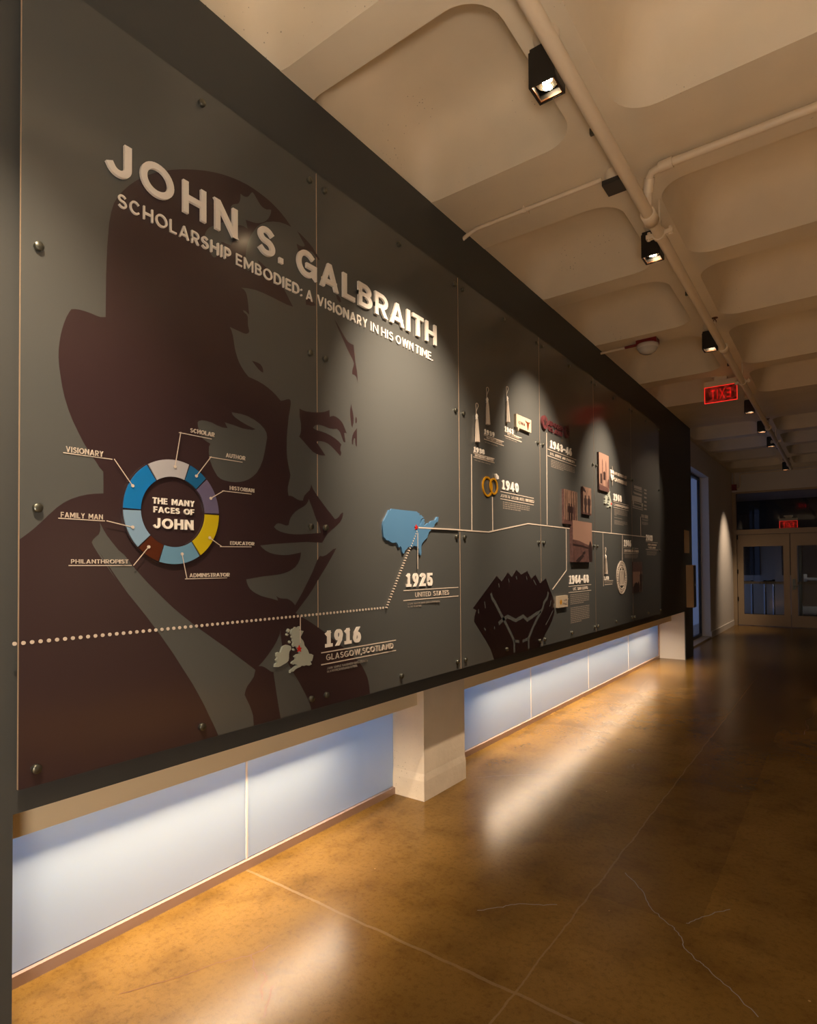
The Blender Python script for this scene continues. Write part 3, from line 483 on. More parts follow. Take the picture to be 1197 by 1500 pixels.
 'us': [[2.4568,1.7533],[2.5583,1.7531],[2.6844,1.7546],[2.692,1.7494],[2.715,1.7433],[2.6995,1.7347],[2.715,1.7375],[2.7305,1.7376],[2.7367,1.7299],[2.7556,1.7271],[2.7382,1.7219],[2.7256,1.7139],[2.7184,1.7032],[2.712,1.6894],[2.7119,1.6805],[2.7205,1.6831],[2.7276,1.6916],[2.7341,1.7064],[2.742,1.7149],[2.7499,1.7186],[2.7594,1.7169],[2.7577,1.71],[2.7521,1.7006],[2.76,1.7024],[2.7631,1.6981],[2.7551,1.6872],[2.7494,1.6779],[2.7629,1.6808],[2.7773,1.6861],[2.7854,1.6929],[2.7951,1.6962],[2.8138,1.6954],[2.818,1.7052],[2.8303,1.711],[2.8593,1.7155],[2.8693,1.7179],[2.8761,1.723],[2.8829,1.7313],[2.8914,1.7379],[2.9033,1.7377],[2.8997,1.7206],[2.897,1.7102],[2.8826,1.707],[2.8716,1.6994],[2.8589,1.6904],[2.8605,1.6812],[2.8438,1.6748],[2.8297,1.6668],[2.8189,1.6539],[2.8074,1.6488],[2.7992,1.6416],[2.7992,1.6347],[2.7902,1.6275],[2.7893,1.6193],[2.7827,1.6113],[2.7699,1.605],[2.7586,1.5983],[2.7443,1.5875],[2.7308,1.5758],[2.7252,1.5667],[2.7243,1.5533],[2.7263,1.5264],[2.723,1.5147],[2.7183,1.5102],[2.7106,1.5163],[2.7045,1.5261],[2.7031,1.5385],[2.6994,1.5483],[2.688,1.56],[2.6705,1.561],[2.6516,1.5641],[2.6426,1.5595],[2.6455,1.5551],[2.6328,1.5557],[2.6217,1.5577],[2.6084,1.5561],[2.5959,1.5527],[2.5863,1.543],[2.5738,1.5371],[2.5672,1.5284],[2.5643,1.5189],[2.5556,1.5196],[2.5486,1.526],[2.5444,1.5388],[2.5403,1.5528],[2.5333,1.5578],[2.5262,1.5576],[2.524,1.5525],[2.5169,1.5523],[2.508,1.5649],[2.4997,1.5757],[2.49,1.5779],[2.481,1.5756],[2.4617,1.5738],[2.4448,1.5787],[2.428,1.5862],[2.4112,1.5856],[2.4033,1.5941],[2.3882,1.6031],[2.3839,1.6243],[2.3821,1.6448],[2.383,1.6654],[2.3911,1.6865],[2.4024,1.6996],[2.4139,1.7148],[2.4207,1.7236],[2.4295,1.7367],[2.4343,1.7454],[2.4465,1.7433],[2.4533,1.748]],
 'us_star': [[2.6743,1.6825],[2.6697,1.6717],[2.6569,1.6706],[2.6668,1.6641],[2.6632,1.6531],[2.674,1.6598],[2.6847,1.6541],[2.6814,1.6648],[2.6916,1.6723],[2.6787,1.6722]],
 'uk': [[[1.7757,1.1921],[1.7876,1.1874],[1.8006,1.1929],[1.8016,1.1825],[1.7965,1.1725],[1.8106,1.1735],[1.8238,1.17],[1.8156,1.1588],[1.8054,1.1465],[1.8094,1.1386],[1.8205,1.1285],[1.8256,1.119],[1.8286,1.1068],[1.8378,1.0967],[1.848,1.085],[1.8521,1.0755],[1.8572,1.0659],[1.8698,1.0643],[1.8823,1.0575],[1.8791,1.0465],[1.8738,1.0335],[1.8643,1.0318],[1.8716,1.0187],[1.8559,1.0148],[1.8404,1.0192],[1.8251,1.0176],[1.8129,1.0208],[1.8028,1.0162],[1.7878,1.0139],[1.7749,1.0099],[1.763,1.0021],[1.7532,1.0035],[1.7454,0.9981],[1.7455,1.0083],[1.7572,1.0139],[1.7749,1.0231],[1.7868,1.0266],[1.775,1.0334],[1.7631,1.032],[1.7534,1.0385],[1.7593,1.045],[1.775,1.0502],[1.778,1.0572],[1.7692,1.0657],[1.7851,1.0733],[1.799,1.073],[1.8001,1.084],[1.7911,1.0947],[1.7822,1.106],[1.7734,1.1114],[1.7654,1.1064],[1.7606,1.1158],[1.7655,1.127],[1.7597,1.1349],[1.7617,1.142],[1.7539,1.1501],[1.7578,1.1571],[1.7501,1.1651],[1.7521,1.1737],[1.758,1.1841],[1.7678,1.1854]],[[1.7029,1.1136],[1.7133,1.1181],[1.7267,1.1203],[1.7382,1.1168],[1.7489,1.112],[1.7517,1.0993],[1.741,1.091],[1.7381,1.0791],[1.738,1.0624],[1.735,1.0519],[1.7216,1.0442],[1.7073,1.0404],[1.6932,1.0359],[1.6792,1.0336],[1.6607,1.0362],[1.6626,1.0473],[1.6746,1.0527],[1.6672,1.0637],[1.6756,1.0725],[1.6701,1.0817],[1.6701,1.0924],[1.6812,1.0946],[1.6924,1.0918],[1.6962,1.1]],[[1.7366,1.1882],[1.7472,1.1814],[1.7346,1.1709],[1.7289,1.178]],[[1.7288,1.1686],[1.7365,1.165],[1.7326,1.1581],[1.725,1.1617]],[[1.7441,1.1365],[1.7499,1.1286],[1.7441,1.1249],[1.7393,1.1312]],[[1.7654,1.1006],[1.7723,1.0961],[1.7693,1.0899],[1.7634,1.0935]]],
 'uk_star': [[1.7952,1.1119],[1.791,1.1017],[1.7791,1.1025],[1.7884,1.0944],[1.7851,1.0837],[1.7951,1.0888],[1.8051,1.0813],[1.8019,1.0928],[1.8114,1.0988],[1.7994,1.1007]],
 'uk2': [[[6.0334,2.2195],[6.0461,2.2148],[6.0601,2.2203],[6.0611,2.2099],[6.0557,2.1998],[6.0708,2.2008],[6.0849,2.1973],[6.0762,2.186],[6.0652,2.1736],[6.0695,2.1657],[6.0814,2.1555],[6.0869,2.1459],[6.0901,2.1337],[6.1,2.1235],[6.1109,2.1117],[6.1153,2.1021],[6.1208,2.0925],[6.1343,2.0909],[6.1477,2.084],[6.1443,2.073],[6.1386,2.0599],[6.1284,2.0582],[6.1362,2.045],[6.1194,2.041],[6.1028,2.0455],[6.0863,2.0439],[6.0733,2.0471],[6.0624,2.0425],[6.0463,2.0401],[6.0325,2.0361],[6.0197,2.0283],[6.0092,2.0297],[6.0009,2.0242],[6.001,2.0345],[6.0135,2.0401],[6.0325,2.0494],[6.0453,2.0529],[6.0326,2.0598],[6.0198,2.0584],[6.0094,2.0649],[6.0158,2.0714],[6.0326,2.0767],[6.0358,2.0837],[6.0264,2.0923],[6.0434,2.0999],[6.0583,2.0996],[6.0595,2.1107],[6.0499,2.1215],[6.0403,2.1329],[6.0309,2.1383],[6.0223,2.1333],[6.0172,2.1427],[6.0224,2.154],[6.0162,2.1619],[6.0183,2.1691],[6.01,2.1772],[6.0142,2.1843],[6.0059,2.1923],[6.008,2.201],[6.0144,2.2115],[6.0249,2.2128]],[[5.9553,2.1405],[5.9664,2.145],[5.9808,2.1472],[5.9931,2.1437],[6.0046,2.1389],[6.0076,2.1261],[5.9961,2.1178],[5.993,2.1058],[5.9929,2.089],[5.9897,2.0784],[5.9753,2.0706],[5.96,2.0668],[5.9449,2.0623],[5.9298,2.06],[5.91,2.0626],[5.912,2.0738],[5.9249,2.0792],[5.917,2.0903],[5.926,2.0991],[5.9201,2.1084],[5.9201,2.1192],[5.932,2.1214],[5.944,2.1186],[5.9481,2.1268]],[[5.9914,2.2156],[6.0028,2.2087],[5.9893,2.1982],[5.9832,2.2053]],[[5.983,2.1959],[5.9913,2.1922],[5.9871,2.1853],[5.979,2.1889]],[[5.9995,2.1636],[6.0057,2.1556],[5.9995,2.1519],[5.9943,2.1582]],[[6.0223,2.1274],[6.0297,2.1229],[6.0265,2.1166],[6.0202,2.1203]]],
 'uk2_star': [[6.1091,2.0862],[6.1033,2.0772],[6.0878,2.0756],[6.0997,2.0709],[6.0952,2.0618],[6.1084,2.0679],[6.1212,2.0639],[6.1174,2.0724],[6.1299,2.079],[6.1143,2.0781]],
 'ring': {'c': [1.2012,1.6486],
 'ro': 0.1849,'ri': 0.1248,'ang': [123.1,70.8,45.2,0.9,-56.0,-108.5,-136.0,-179.3]},
 'ring_text': [('THE MANY',1.1234,1.2856,1.6731,1.6944),('FACES OF',1.1267,1.2819,1.6428,1.6635),('JOHN',1.1267,1.2797,1.5878,1.6238)],
 'callouts': [(('VISIONARY',0.8412,0.9539,1.8092,1.8267),[[0.8336,1.8053],[0.9846,1.8062],[1.0466,1.7252]]),(('SCHOLAR',1.2715,1.372,1.9461,1.9617),[[1.362,1.9368],[1.2252,1.9371],[1.2022,1.8089]]),(('AUTHOR',1.4262,1.516,1.8775,1.8933),[[1.5041,1.8682],[1.3518,1.8672],[1.2884,1.7864]]),(('HISTORIAN',1.444,1.5596,1.7525,1.7676),[[1.5482,1.7454],[1.4091,1.7451],[1.3494,1.71]]),(('EDUCATOR',1.4453,1.5591,1.5386,1.5523),[[1.5477,1.5329],[1.3984,1.5303],[1.3446,1.5621]]),(('ADMINISTRATOR',1.2678,1.4393,1.4156,1.4298),[[1.4304,1.4106],[1.2499,1.4103],[1.2301,1.4999]]),(('PHILANTHROPIST',0.8574,1.0365,1.466,1.4791),[[0.8501,1.4599],[1.0501,1.4593],[1.1036,1.5224]]),(('FAMILY MAN',0.8272,0.9532,1.6071,1.6233),[[0.8201,1.6038],[0.9604,1.6033],[1.0468,1.5871]])],
 'title': {'z0': 2.7434,'z1': 2.8612,'letters': [('J',0.9624,1.0421),('O',1.0735,1.1984),('H',1.2346,1.3311),('N',1.371,1.4742),('S',1.576,1.6652),('.',1.6883,1.7105),('G',1.7918,1.9105),('A',1.9322,2.0576),('L',2.0855,2.1718),('B',2.1971,2.302),('R',2.3256,2.4318),('A',2.4507,2.5764),('I',2.5995,2.6298),('T',2.6535,2.7601),('H',2.7824,2.8928)]},
 'sub': ('SCHOLARSHIP EMBODIED: A VISIONARY IN HIS OWN TIME.',1.0001,2.8622,2.6482,2.6935),
 'subw': [('SCHOLARSHIP',0.9996,1.4455),('EMBODIED:',1.4727,1.8239),('A',1.8515,1.8918),('VISIONARY',1.9227,2.2698),('IN',2.2976,2.3593),('HIS',2.3848,2.4839),('OWN',2.5098,2.6672),('TIME.',2.6913,2.8622)],
 'caps': {'c1916': {'year': ('1916',1.9666,2.2101,1.0815,1.1571),
 'rules': [(1.9404,2.4967,1.0597),(1.9401,2.4961,1.0057)],
 'head': [('GLASGOW,SCOTLAND',1.9724,2.4654,1.0211,1.0485)],
 'small': [('JOHN SEMPLE GALBRAITH WAS BORN IN',1.9773,2.2551,0.9794,0.9894),('GLASGOW,SCOTLAND IN 1916.',1.9772,2.1803,0.9648,0.9748)]},
 'c1925': {'year': ('1925',2.5915,2.8423,1.3381,1.4117),
 'rules': [(2.5667,3.1303,1.3187),(2.5661,3.1294,1.2652)],
 'head': [('UNITED STATES',2.6756,3.02,1.2787,1.3052)],
 'small': [('ALONG WITH HIS FAMILY,JOHN IMMIGRATED',2.6035,2.9139,1.2398,1.2485),('TO THE US IN 1925.',2.6034,2.732,1.2246,1.2333)]},
 'c1938': {'year': ('1938',3.3354,3.4697,2.1876,2.2219),
 'rules': [(3.3325,3.6163,2.1819),(3.332,3.6158,2.1546)],
 'head': [("BACHELOR'S DEGREE",3.3524,3.5944,2.161,2.1776)],
 'para': [(3.345,3.5569,2.1395,2.1297,1,1)]},
 'c1939': {'year': ('1939',3.4786,3.6113,2.3284,2.3628),
 'rules': [(3.4753,3.7592,2.3228),(3.4748,3.7586,2.2952)],
 'head': [("MASTER'S DEGREE",3.5106,3.7247,2.3025,2.3178)],
 'para': [(3.4838,3.666,2.2797,2.2695,1,1)]},
 'c1943': {'year': ('1943',3.77,3.9016,2.3992,2.4357),
 'rules': [(3.7712,4.047,2.3983),(3.7706,4.0463,2.37)],
 'head': [('PH.D. IN HISTORY',3.8152,4.0029,2.3787,2.395)],
 'para': [(3.783,3.9658,2.3585,2.3488,1,1)]},
 'c1940': {'year': ('1940',3.7213,3.9781,1.9841,2.0513),
 'rules': [(3.7018,4.249,1.9666),(3.7007,4.2477,1.9158)],
 'head': [('JOHN & LAURA ARE MARRIED',3.703,4.2421,1.9287,1.9508)],
 'para': [(3.7363,4.1727,1.9005,1.8442,4,0.66)]},
 'c1943_46': {'year': ('1943-46',4.5791,5.0453,2.4079,2.4736),
 'rules': [(4.5304,5.1602,2.3923),(4.5289,5.1583,2.3385)],
 'head': [('U.S. ARMY AIR FORCES',4.5802,5.1077,2.3536,2.3747)],
 'para': [(4.5943,5.1216,2.3173,2.2501,5,0.5)]},
 'c1968': {'year': ('1968',6.2103,6.4815,2.1206,2.192),
 'rules': [(6.2132,6.7457,2.1085),(6.2107,6.7429,2.0501)],
 'head': [('CAMBRIDGE,ENGLAND',6.2228,6.7313,2.0665,2.0915)],
 'para': [(6.2396,6.7018,2.0343,1.9627,5,0.15),(6.2358,6.6991,1.947,1.9356,1,0.6),(6.2345,6.6969,1.9177,1.8699,4,0.7)]},
 'c1964_68': {'year': ('1964-68',4.9613,5.4314,1.2864,1.361),
 'rules': [(4.9477,5.5106,1.2673),(4.946,5.5087,1.2137)],
 'head': [('U.C. SAN DIEGO',5.052,5.4094,1.2285,1.2536)],
 'para': [(4.9806,5.4497,1.1963,1.1007,6,0.7),(4.9825,5.4534,1.0809,0.9377,9,0.55)]},
 'c1986': {'year': ('1986',6.5565,6.8088,1.6495,1.7223),
 'rules': [(6.5466,7.1096,1.6371),(6.5438,7.1066,1.5777)],
 'head': [('JOHN RETIRES AT 70 YEARS',6.557,7.1078,1.5904,1.6186)],
 'para': [(6.5755,7.0961,1.5632,1.5201,4,0.9)]},
 'c2003': {'year': ('2003',7.4452,7.7283,1.74,1.8127),
 'rules': [(7.4432,7.9947,1.7276),(7.4383,8.0066,1.6356)],
 'head': [('JOHN GALBRAITH',7.5179,7.9244,1.6842,1.7092),('PASSES AWAY',7.5471,7.8818,1.6483,1.6733)],
 'para': [(7.474,7.9454,1.6154,1.56,4,0.85)]},
 'c1968b': {'year': ('1968',5.879,6.0173,1.2987,1.3366),
 'rules': [(5.8971,6.1669,1.2903),(5.9019,6.143,1.2532)],
 'head': [],
 'para': [(5.8987,6.1613,1.2799,1.2426,2,0.9)]}},
 'tassels': [(3.3673,2.2549,2.5125),(3.5114,2.3962,2.6514),(3.8036,2.4685,2.7267),(5.9201,1.3611,1.6249)],
 'rings': [[3.5076,1.9805,0.068],[3.5892,1.9904,0.057]],
 'diamond': [[3.6069,2.0752],[3.6228,2.0804],[3.6544,2.0654],[3.6561,2.0481],[3.629,2.0417]],
 'iowa': [[3.9227,2.5529],[4.1773,2.5542],[4.1748,2.457],[3.9768,2.4581],[3.9535,2.4302],[3.9463,2.459],[3.9239,2.4593]],
 'iowa_t': ('IOWA',3.9582,4.0621,2.4863,2.509),
 'iowa_horn': [[4.0724,2.5363],[4.0864,2.5297],[4.1102,2.5282],[4.1378,2.5283],[4.1597,2.5346],[4.1547,2.5263],[4.1375,2.5168],[4.1335,2.5015],[4.1245,2.4791],[4.117,2.4664],[4.1088,2.4737],[4.101,2.4954],[4.098,2.5155],[4.0803,2.5214]],
 'sd': [[4.6653,1.1949],[4.8776,1.1951],[4.8768,1.1709],[4.8947,1.1633],[4.8764,1.1583],[4.8745,1.0983],[4.6624,1.0995]],
 'sd_t': [('SAN',4.7845,4.8507,1.1514,1.1657),('DIEGO',4.7537,4.8549,1.1225,1.1396)],
 'sd_sun': [4.7222,1.1441],
 'photos': [[[4.8221,2.0965],[5.131,2.0978],[5.121,1.804],[4.8128,1.8015]],[[5.2761,2.1648],[5.4948,2.1673],[5.4856,1.9201],[5.2701,1.9116]],[[4.9862,1.8386],[5.4664,1.8443],[5.464,1.4803],[4.979,1.4744]],[[5.7292,2.5446],[6.0246,2.5531],[6.0137,2.1878],[5.7148,2.1747]],[[6.8654,1.4835],[7.246,1.4843],[7.2278,1.1337],[6.8536,1.1321]]],
 'aircorps': {'discs': [[4.4445,2.5911,0.0549],[4.9213,2.598,0.0507]],
 't': [('AIR-CORPS',4.5325,4.8284,2.5873,2.6269),('U.S. ARMY',4.5312,4.8269,2.5407,2.5756)]},
 'seal': [6.4582,1.3157,0.1771],
 'shield': [[6.0991,2.426],[6.1996,2.4282],[6.202,2.3787],[6.1914,2.3419],[6.1608,2.3102],[6.1281,2.3276],[6.107,2.3533]],
 'univ': [('UNIVERSITY OF',6.2401,6.6747,2.3924,2.4234),('CAMBRIDGE',6.2371,6.6716,2.3228,2.3623)],
 'emblem': [[3.632,1.3794],[3.7075,1.3409],[3.7998,1.4008],[3.8653,1.3685],[3.9332,1.4182],[4.0181,1.3833],[4.1212,1.4087],[4.1874,1.3504],[4.2676,1.3776],[4.3507,1.3095],[4.4625,1.3459],[4.6443,1.1409],[4.6061,1.1365],[4.6265,1.0994],[4.6288,1.0666],[4.5775,0.9988],[4.3532,0.842],[4.3376,0.815],[3.5863,0.815],[3.537,0.8931],[3.483,0.9468],[3.3988,1.0233],[3.3224,1.0917],[3.3261,1.1273],[3.3493,1.1642],[3.3087,1.1796]],
 'emblem_br': [[[3.55,1.2642],[3.5661,1.2312],[3.6052,1.1995],[3.6448,1.1591],[3.6907,1.1122],[3.7317,1.076],[3.7852,1.0214],[3.846,0.9594],[3.8892,0.9094],[3.8911,0.8263]],[[4.5116,1.2346],[4.4865,1.1909],[4.4229,1.156],[4.3986,1.1133],[4.3597,1.0844],[4.2987,1.0453],[4.224,0.9899],[4.1727,0.9399],[4.1295,0.9021],[4.1317,0.8241]],[[3.6542,1.0518],[3.7318,1.0788],[3.7929,1.091],[3.9182,1.0532],[4.0444,1.0758],[4.1121,1.0411],[4.27,1.0781],[4.3599,1.0907]],[[3.8892,0.9094],[3.9732,0.8948]],[[4.0264,0.8921],[4.1225,0.8998]],[[4.566,1.1678],[4.5323,1.118]],[[4.6045,1.0845],[4.5134,1.0166],[4.4491,0.9772]]],
 'emblem_dots': [[[3.461,1.2125],[3.471,1.1697]],[[3.3784,1.1675],[3.38,1.139]],[[3.8112,1.3582],[3.8193,1.3297]],[[3.66,1.3284],[3.6711,1.3005]],[[3.9321,1.3731],[3.9446,1.3496]],[[4.1064,1.37],[4.1126,1.343]],[[4.233,1.3372],[4.2759,1.2993]],[[3.5962,1.0376],[3.5936,1.0189]],[[3.4523,1.0394],[3.4714,1.0219]]],
 'p6': {'blocks': [[[6.9505,2.3555],[7.2714,2.3626],[7.2696,2.3272],[6.9491,2.3256]],[[6.869,2.2334],[7.2652,2.242],[7.2617,2.1754],[6.9508,2.176],[6.9487,2.1342],[6.8945,2.1325],[6.8965,2.174],[6.8699,2.1768]],[[7.2618,2.1765],[7.3208,2.1764],[7.3127,2.1362],[7.2597,2.1359]]],
 'ticks': [(7.3925,7.5004,2.3486),(7.3904,7.4983,2.3087),(7.3878,7.4955,2.2577),(7.3851,7.4928,2.2068),(7.3827,7.4903,2.1603),(7.3805,7.488,2.1183)],
 'lines': [(6.979,7.2916,2.3123),(6.932,7.2897,2.2766),(6.9677,7.2891,2.2656),(6.9808,7.2738,2.1606),(6.9063,7.3211,2.1215),(6.9053,7.3199,2.0997)],
 'cap': [[[7.251,2.0453],[7.3737,2.0464],[7.3717,2.0069],[7.2491,2.0075]],[[7.398,2.048],[7.5541,2.0505],[7.552,2.0125],[7.3959,2.0084]]],
 'para': [(7.2848,7.5573,1.9965,1.9721,2,0.9),(7.2732,7.5446,1.9607,1.9228,4,0.8)]},
 'tl_dots': [[0.7039,1.236],[2.4125,1.237],[2.6918,1.6577]],
 'tl': [[2.6984,1.6656],[3.1267,1.6734],[3.523,1.6762],[4.142,1.7665],[5.0452,1.769],[5.5771,1.7706],[7.4561,1.7841]],
 'stems': [[[3.3074,2.1688],[3.3035,1.679]],[[3.5833,1.9183],[3.584,1.6839]],[[4.5109,2.5202],[4.5013,1.7768]],[[4.9053,1.7673],[4.9025,1.4068],[4.5929,1.2518]],[[6.1419,2.043],[6.1306,1.7753]],[[5.8658,1.7701],[5.8617,1.2398]],[[6.5079,1.7705],[6.4952,1.4928]],[[7.2224,2.0147],[7.2266,1.787]],[[1.8031,1.2352],[1.8026,1.1197]],[[2.6892,1.6365],[2.6875,1.4349]]],
 'panY': [0.713,1.9216,3.1562,4.377,5.635,6.8735,8.1414]}
XP = .040          # face of the acrylic panels
# ------------------------------------------------------------ setting
ZC = 3.63
LEN0, LEN1 = -3.0, 16.0
mb = MB(); mb.add([(-.95, LEN0, 0), (4.6, LEN0, 0), (4.6, 20.2, 0), (-.95, 20.2, 0)], [(0, 1, 2, 3)])
floor = struct(mb, 'floor', m_floor)
CRACKS = [[[-0.086,3.571],[-0.004,3.662],[0.127,3.788],[0.28,3.917],[0.329,4.0],[0.39,4.056],[0.507,4.125],[0.629,4.176]],[[0.696,2.198],[0.726,2.24],[0.762,2.275],[0.784,2.31],[0.819,2.348],[0.885,2.387],[0.948,2.435]],[[1.105,2.873],[1.178,2.796],[1.233,2.727],[1.265,2.67],[1.286,2.633],[1.321,2.604],[1.349,2.58],[1.388,2.55],[1.418,2.515],[1.443,2.458],[1.465,2.423],[1.504,2.392],[1.531,2.374],[1.574,2.332],[1.604,2.315],[1.662,2.261],[1.716,2.208]],[[1.423,2.609],[1.447,2.65],[1.466,2.692],[1.507,2.761],[1.551,2.823]],[[0.149,1.454],[0.188,1.435],[0.21,1.413],[0.243,1.404],[0.269,1.383]],[[0.26,1.416],[0.287,1.412],[0.303,1.392],[0.314,1.366],[0.364,1.329]],[[0.343,1.393],[0.369,1.359],[0.401,1.317],[0.431,1.278]],[[-0.05,1.057],[-0.026,1.108],[0.007,1.173],[0.041,1.24],[0.062,1.299],[0.083,1.352],[0.115,1.398],[0.149,1.454],[0.163,1.497],[0.165,1.54]],[[1.714,7.209],[1.698,7.029],[1.703,6.871],[1.681,6.672],[1.648,6.589],[1.659,6.453],[1.677,6.382],[1.682,6.277],[1.66,6.209],[1.662,6.058]]]
for q in CRACKS:
    mb = MB(); pts = []
    for i in range(len(q)-1):
        a, b = q[i], q[i+1]
        for k in range(4):
            t = k/4; pts.append((a[0]+(b[0]-a[0])*t+random.uniform(-.004, .004), a[1]+(b[1]-a[1])*t+random.uniform(-.004, .004)))
    pts.append(tuple(q[-1]))
    for pc in strokes(pts, False, .0035, lo=-99, hi=99, cap=False):
        k = len(pc); mb.add([(a, b, .0006) for a, b in pc], [tuple(range(k))])
    o = mb.build('crack', m_dust if q[0][0] > .6 and q[0][0] < 1.6 else m_brass, floor); o['kind'] = 'structure'
# waffle ceiling: one mesh with rounded, domed coffers
def rrect(x0, x1, y0, y1, r, z, n=7):
    pts = []
    for cx, cy, a in ((x1-r, y1-r, 0), (x0+r, y1-r, 90), (x0+r, y0+r, 180), (x1-r, y0+r, 270)):
        for k in range(n+1):
            t = math.radians(a+90*k/n); pts.append((cx+r*math.cos(t), cy+r*math.sin(t), z))
    return pts
xs = [(-.12, .90), (1.12, 2.10), (2.32, 3.30), (3.52, 4.50)]
ys = [(-2.8, -1.8), (-1.62, -.62), (-.43, .56), (.75, 1.75), (1.94, 2.93), (3.57, 4.56), (4.76, 5.83), (6.12, 7.40), (7.62, 8.72), (10.32, 11.4), (11.62, 12.7), (12.92, 14.0), (14.22, 15.3)]
xe = [-.40]+[(xs[i][1]+xs[i+1][0])/2 for i in range(len(xs)-1)]+[4.6]
ye = [LEN0]+[(ys[i][1]+ys[i+1][0])/2 for i in range(len(ys)-1)]+[LEN1]
mb = MB()
for i, (xa, xb) in enumerate(xs):
    for j, (ya, yb) in enumerate(ys):
        R0 = .17
        hole = rrect(xa, xb, ya, yb, R0, ZC)
        rect = [(xe[i], ye[j]), (xe[i+1], ye[j]), (xe[i+1], ye[j+1]), (xe[i], ye[j+1])]
        loops = [[Vector((p[0], p[1], 0)) for p in rect], [Vector((p[0], p[1], 0)) for p in hole]]
        flat = loops[0]+loops[1]; tris = []
        for t in tessellate_polygon(loops):
            a, b, c = (flat[q] for q in t); cr = (b-a).cross(c-a).z
            if abs(cr) > 1e-12: tris.append(tuple(t) if cr < 0 else (t[0], t[2], t[1]))
        mb.add([(p.x, p.y, ZC) for p in flat], tris)
        rings = [hole]
        for ins, zz in ((.006, .012), (.020, .03), (.055, .15), (.085, .23), (.13, .29), (.19, .325), (.27, .345)):
            rings.append(rrect(xa+ins, xb-ins, ya+ins, yb-ins, max(.08, R0-ins*.25)+ins*.2, ZC+zz))
        n = len(hole); vs = [p for r in rings for p in r]; fs = []
        for a in range(len(rings)-1):
            for k in range(n): fs.append((a*n+k, (a+1)*n+k, (a+1)*n+(k+1) % n, a*n+(k+1) % n))
        fs.append(tuple((len(rings)-1)*n+k for k in range(n))[::-1])
        mb.add(vs, [f[::-1] for f in fs], 0, True)
struct(mb, 'ceiling', m_cream)
# dark display wall with the long opening at its foot
WL0, WL1, LIP, O0, O1 = -3.0, 10.33, .735, .717, 9.762
mb = MB(); mb.prism([(WL0, 0), (O0, 0), (O0, LIP), (O1, LIP), (O1, 0), (WL1, 0), (WL1, ZC+.002), (WL0, ZC+.002)], -.012, 0)
mb.box(-.2, -.012, WL0, WL1, LIP+.012, ZC)
mb.box(-.42, -.012, WL0, O0-.004, 0, LIP+.012)
struct(mb, 'wall_left', m_wall)
# columns: the one in view between the lit windows and the one at the far end
def column(y0, y1, x1, plinth=.12):
    mb = MB(); b = .012
    mb.box(-.55, x1, y0, y1, plinth+.045, .95)
    e = .007
    mb.box(-.55, x1+.004, y0-e, y1+e, 0, plinth)
    v = [(-.55, y0-e, plinth), (x1+.004, y0-e, plinth), (x1+.004, y1+e, plinth), (-.55, y1+e, plinth), (-.55, y0, plinth+.045), (x1, y0, plinth+.045), (x1, y1, plinth+.045), (-.55, y1, plinth+.045)]
    mb.add(v, [(0, 1, 5, 4), (1, 2, 6, 5), (2, 3, 7, 6)])
    return mb
struct(column(3.022, 3.508, -.15), 'pillar', m_conc)
mb = MB(); mb.box(-.55, -.0125, 9.762, 10.32, 0, LIP+.01); struct(mb, 'pillar', m_white)
# fascia boards that hide the slot lights
for a, b in ((O0-.1, 3.02), (3.51, 9.762)):
    mb = MB(); mb.box(-.232, -.2, a, b, .585, .95); mb.box(-.55, -.232, a, b, .70, .72); mb.box(-.339, -.336, a, b, .557, .70)  # thin innermost strip is a hidden baffle added to shade the glass top
    struct(mb, 'trim_1' if a < 2 else 'trim_2', m_fascia)
# lit frosted windows under the wall
def lit_window(name, y0, y1, joints):
    t = bpy.data.objects.new(name, None); COL.objects.link(t); t.location = (-.39, y0, 0); t['kind'] = 'structure'
    mb = MB(); mb.box(-.41, -.372, y0, y1, 0, .042); part(mb, 'sill_channel', m_alu, t)
    e = [y0]+joints+[y1]
    for a, b in zip(e[:-1], e[1:]):
        mb = MB(); mb.box(-.40, -.39, a+.003, b-.003, .046, .70); part(mb, 'pane', m_frost, t)
    for j in joints:
        mb = MB(); mb.box(-.394, -.386, j-.0055, j+.0055, .045, .70); part(mb, 'mullion', m_mull, t)
    mb = MB(); mb.box(-.90, -.88, y0, y1, 0, .70); mb.box(-.88, -.41, y0-.01, y0, 0, .70); mb.box(-.88, -.41, y1, y1+.01, 0, .70); mb.box(-.88, -.41, y0, y1, .65, .70); mb.box(-.88, -.41, y0, y1, 0, .01)
    part(mb, 'light_box', m_box, t)
    return t
lit_window('window_1', .30, 3.02, [1.862])
lit_window('window_2', 3.51, 9.735, [5.092, 6.618, 8.155])
mb = MB(); mb.box(-.41, -.375, 9.735, 9.762, 0, .70); struct(mb, 'trim_3', m_alu)
# white wall beyond the display wall, with a tall window in a recess
mb = MB()
XW = -.18
mb.box(-.50, XW, 10.30, 12.95, 3.17, ZC+.35); mb.box(-.352, XW, 12.95, 16.0, 0, ZC+.35)
struct(mb, 'wall_left_far', m_white)
t = bpy.data.objects.new('window_3', None); COL.objects.link(t); t.location = (-.34, 10.33, 0); t['kind'] = 'structure'
mb = MB(); mb.box(-.38, -.335, 10.33, 12.94, 0, .09); mb.box(-.38, -.335, 10.33, 12.94, 3.12, 3.17); mb.box(-.38, -.335, 12.895, 12.945, .09, 3.12); mb.box(-.38, -.335, 10.33, 10.36, .09, 3.12)
part(mb, 'frame', m_sill, t)
mb = MB(); mb.box(-.36, -.352, 10.36, 12.90, .09, 3.12); part(mb, 'pane', m_glass, t)
mb = MB(); mb.box(-.335, XW+.012, 10.33, 12.94, 0, .03); part(mb, 'sill', m_frame, t)
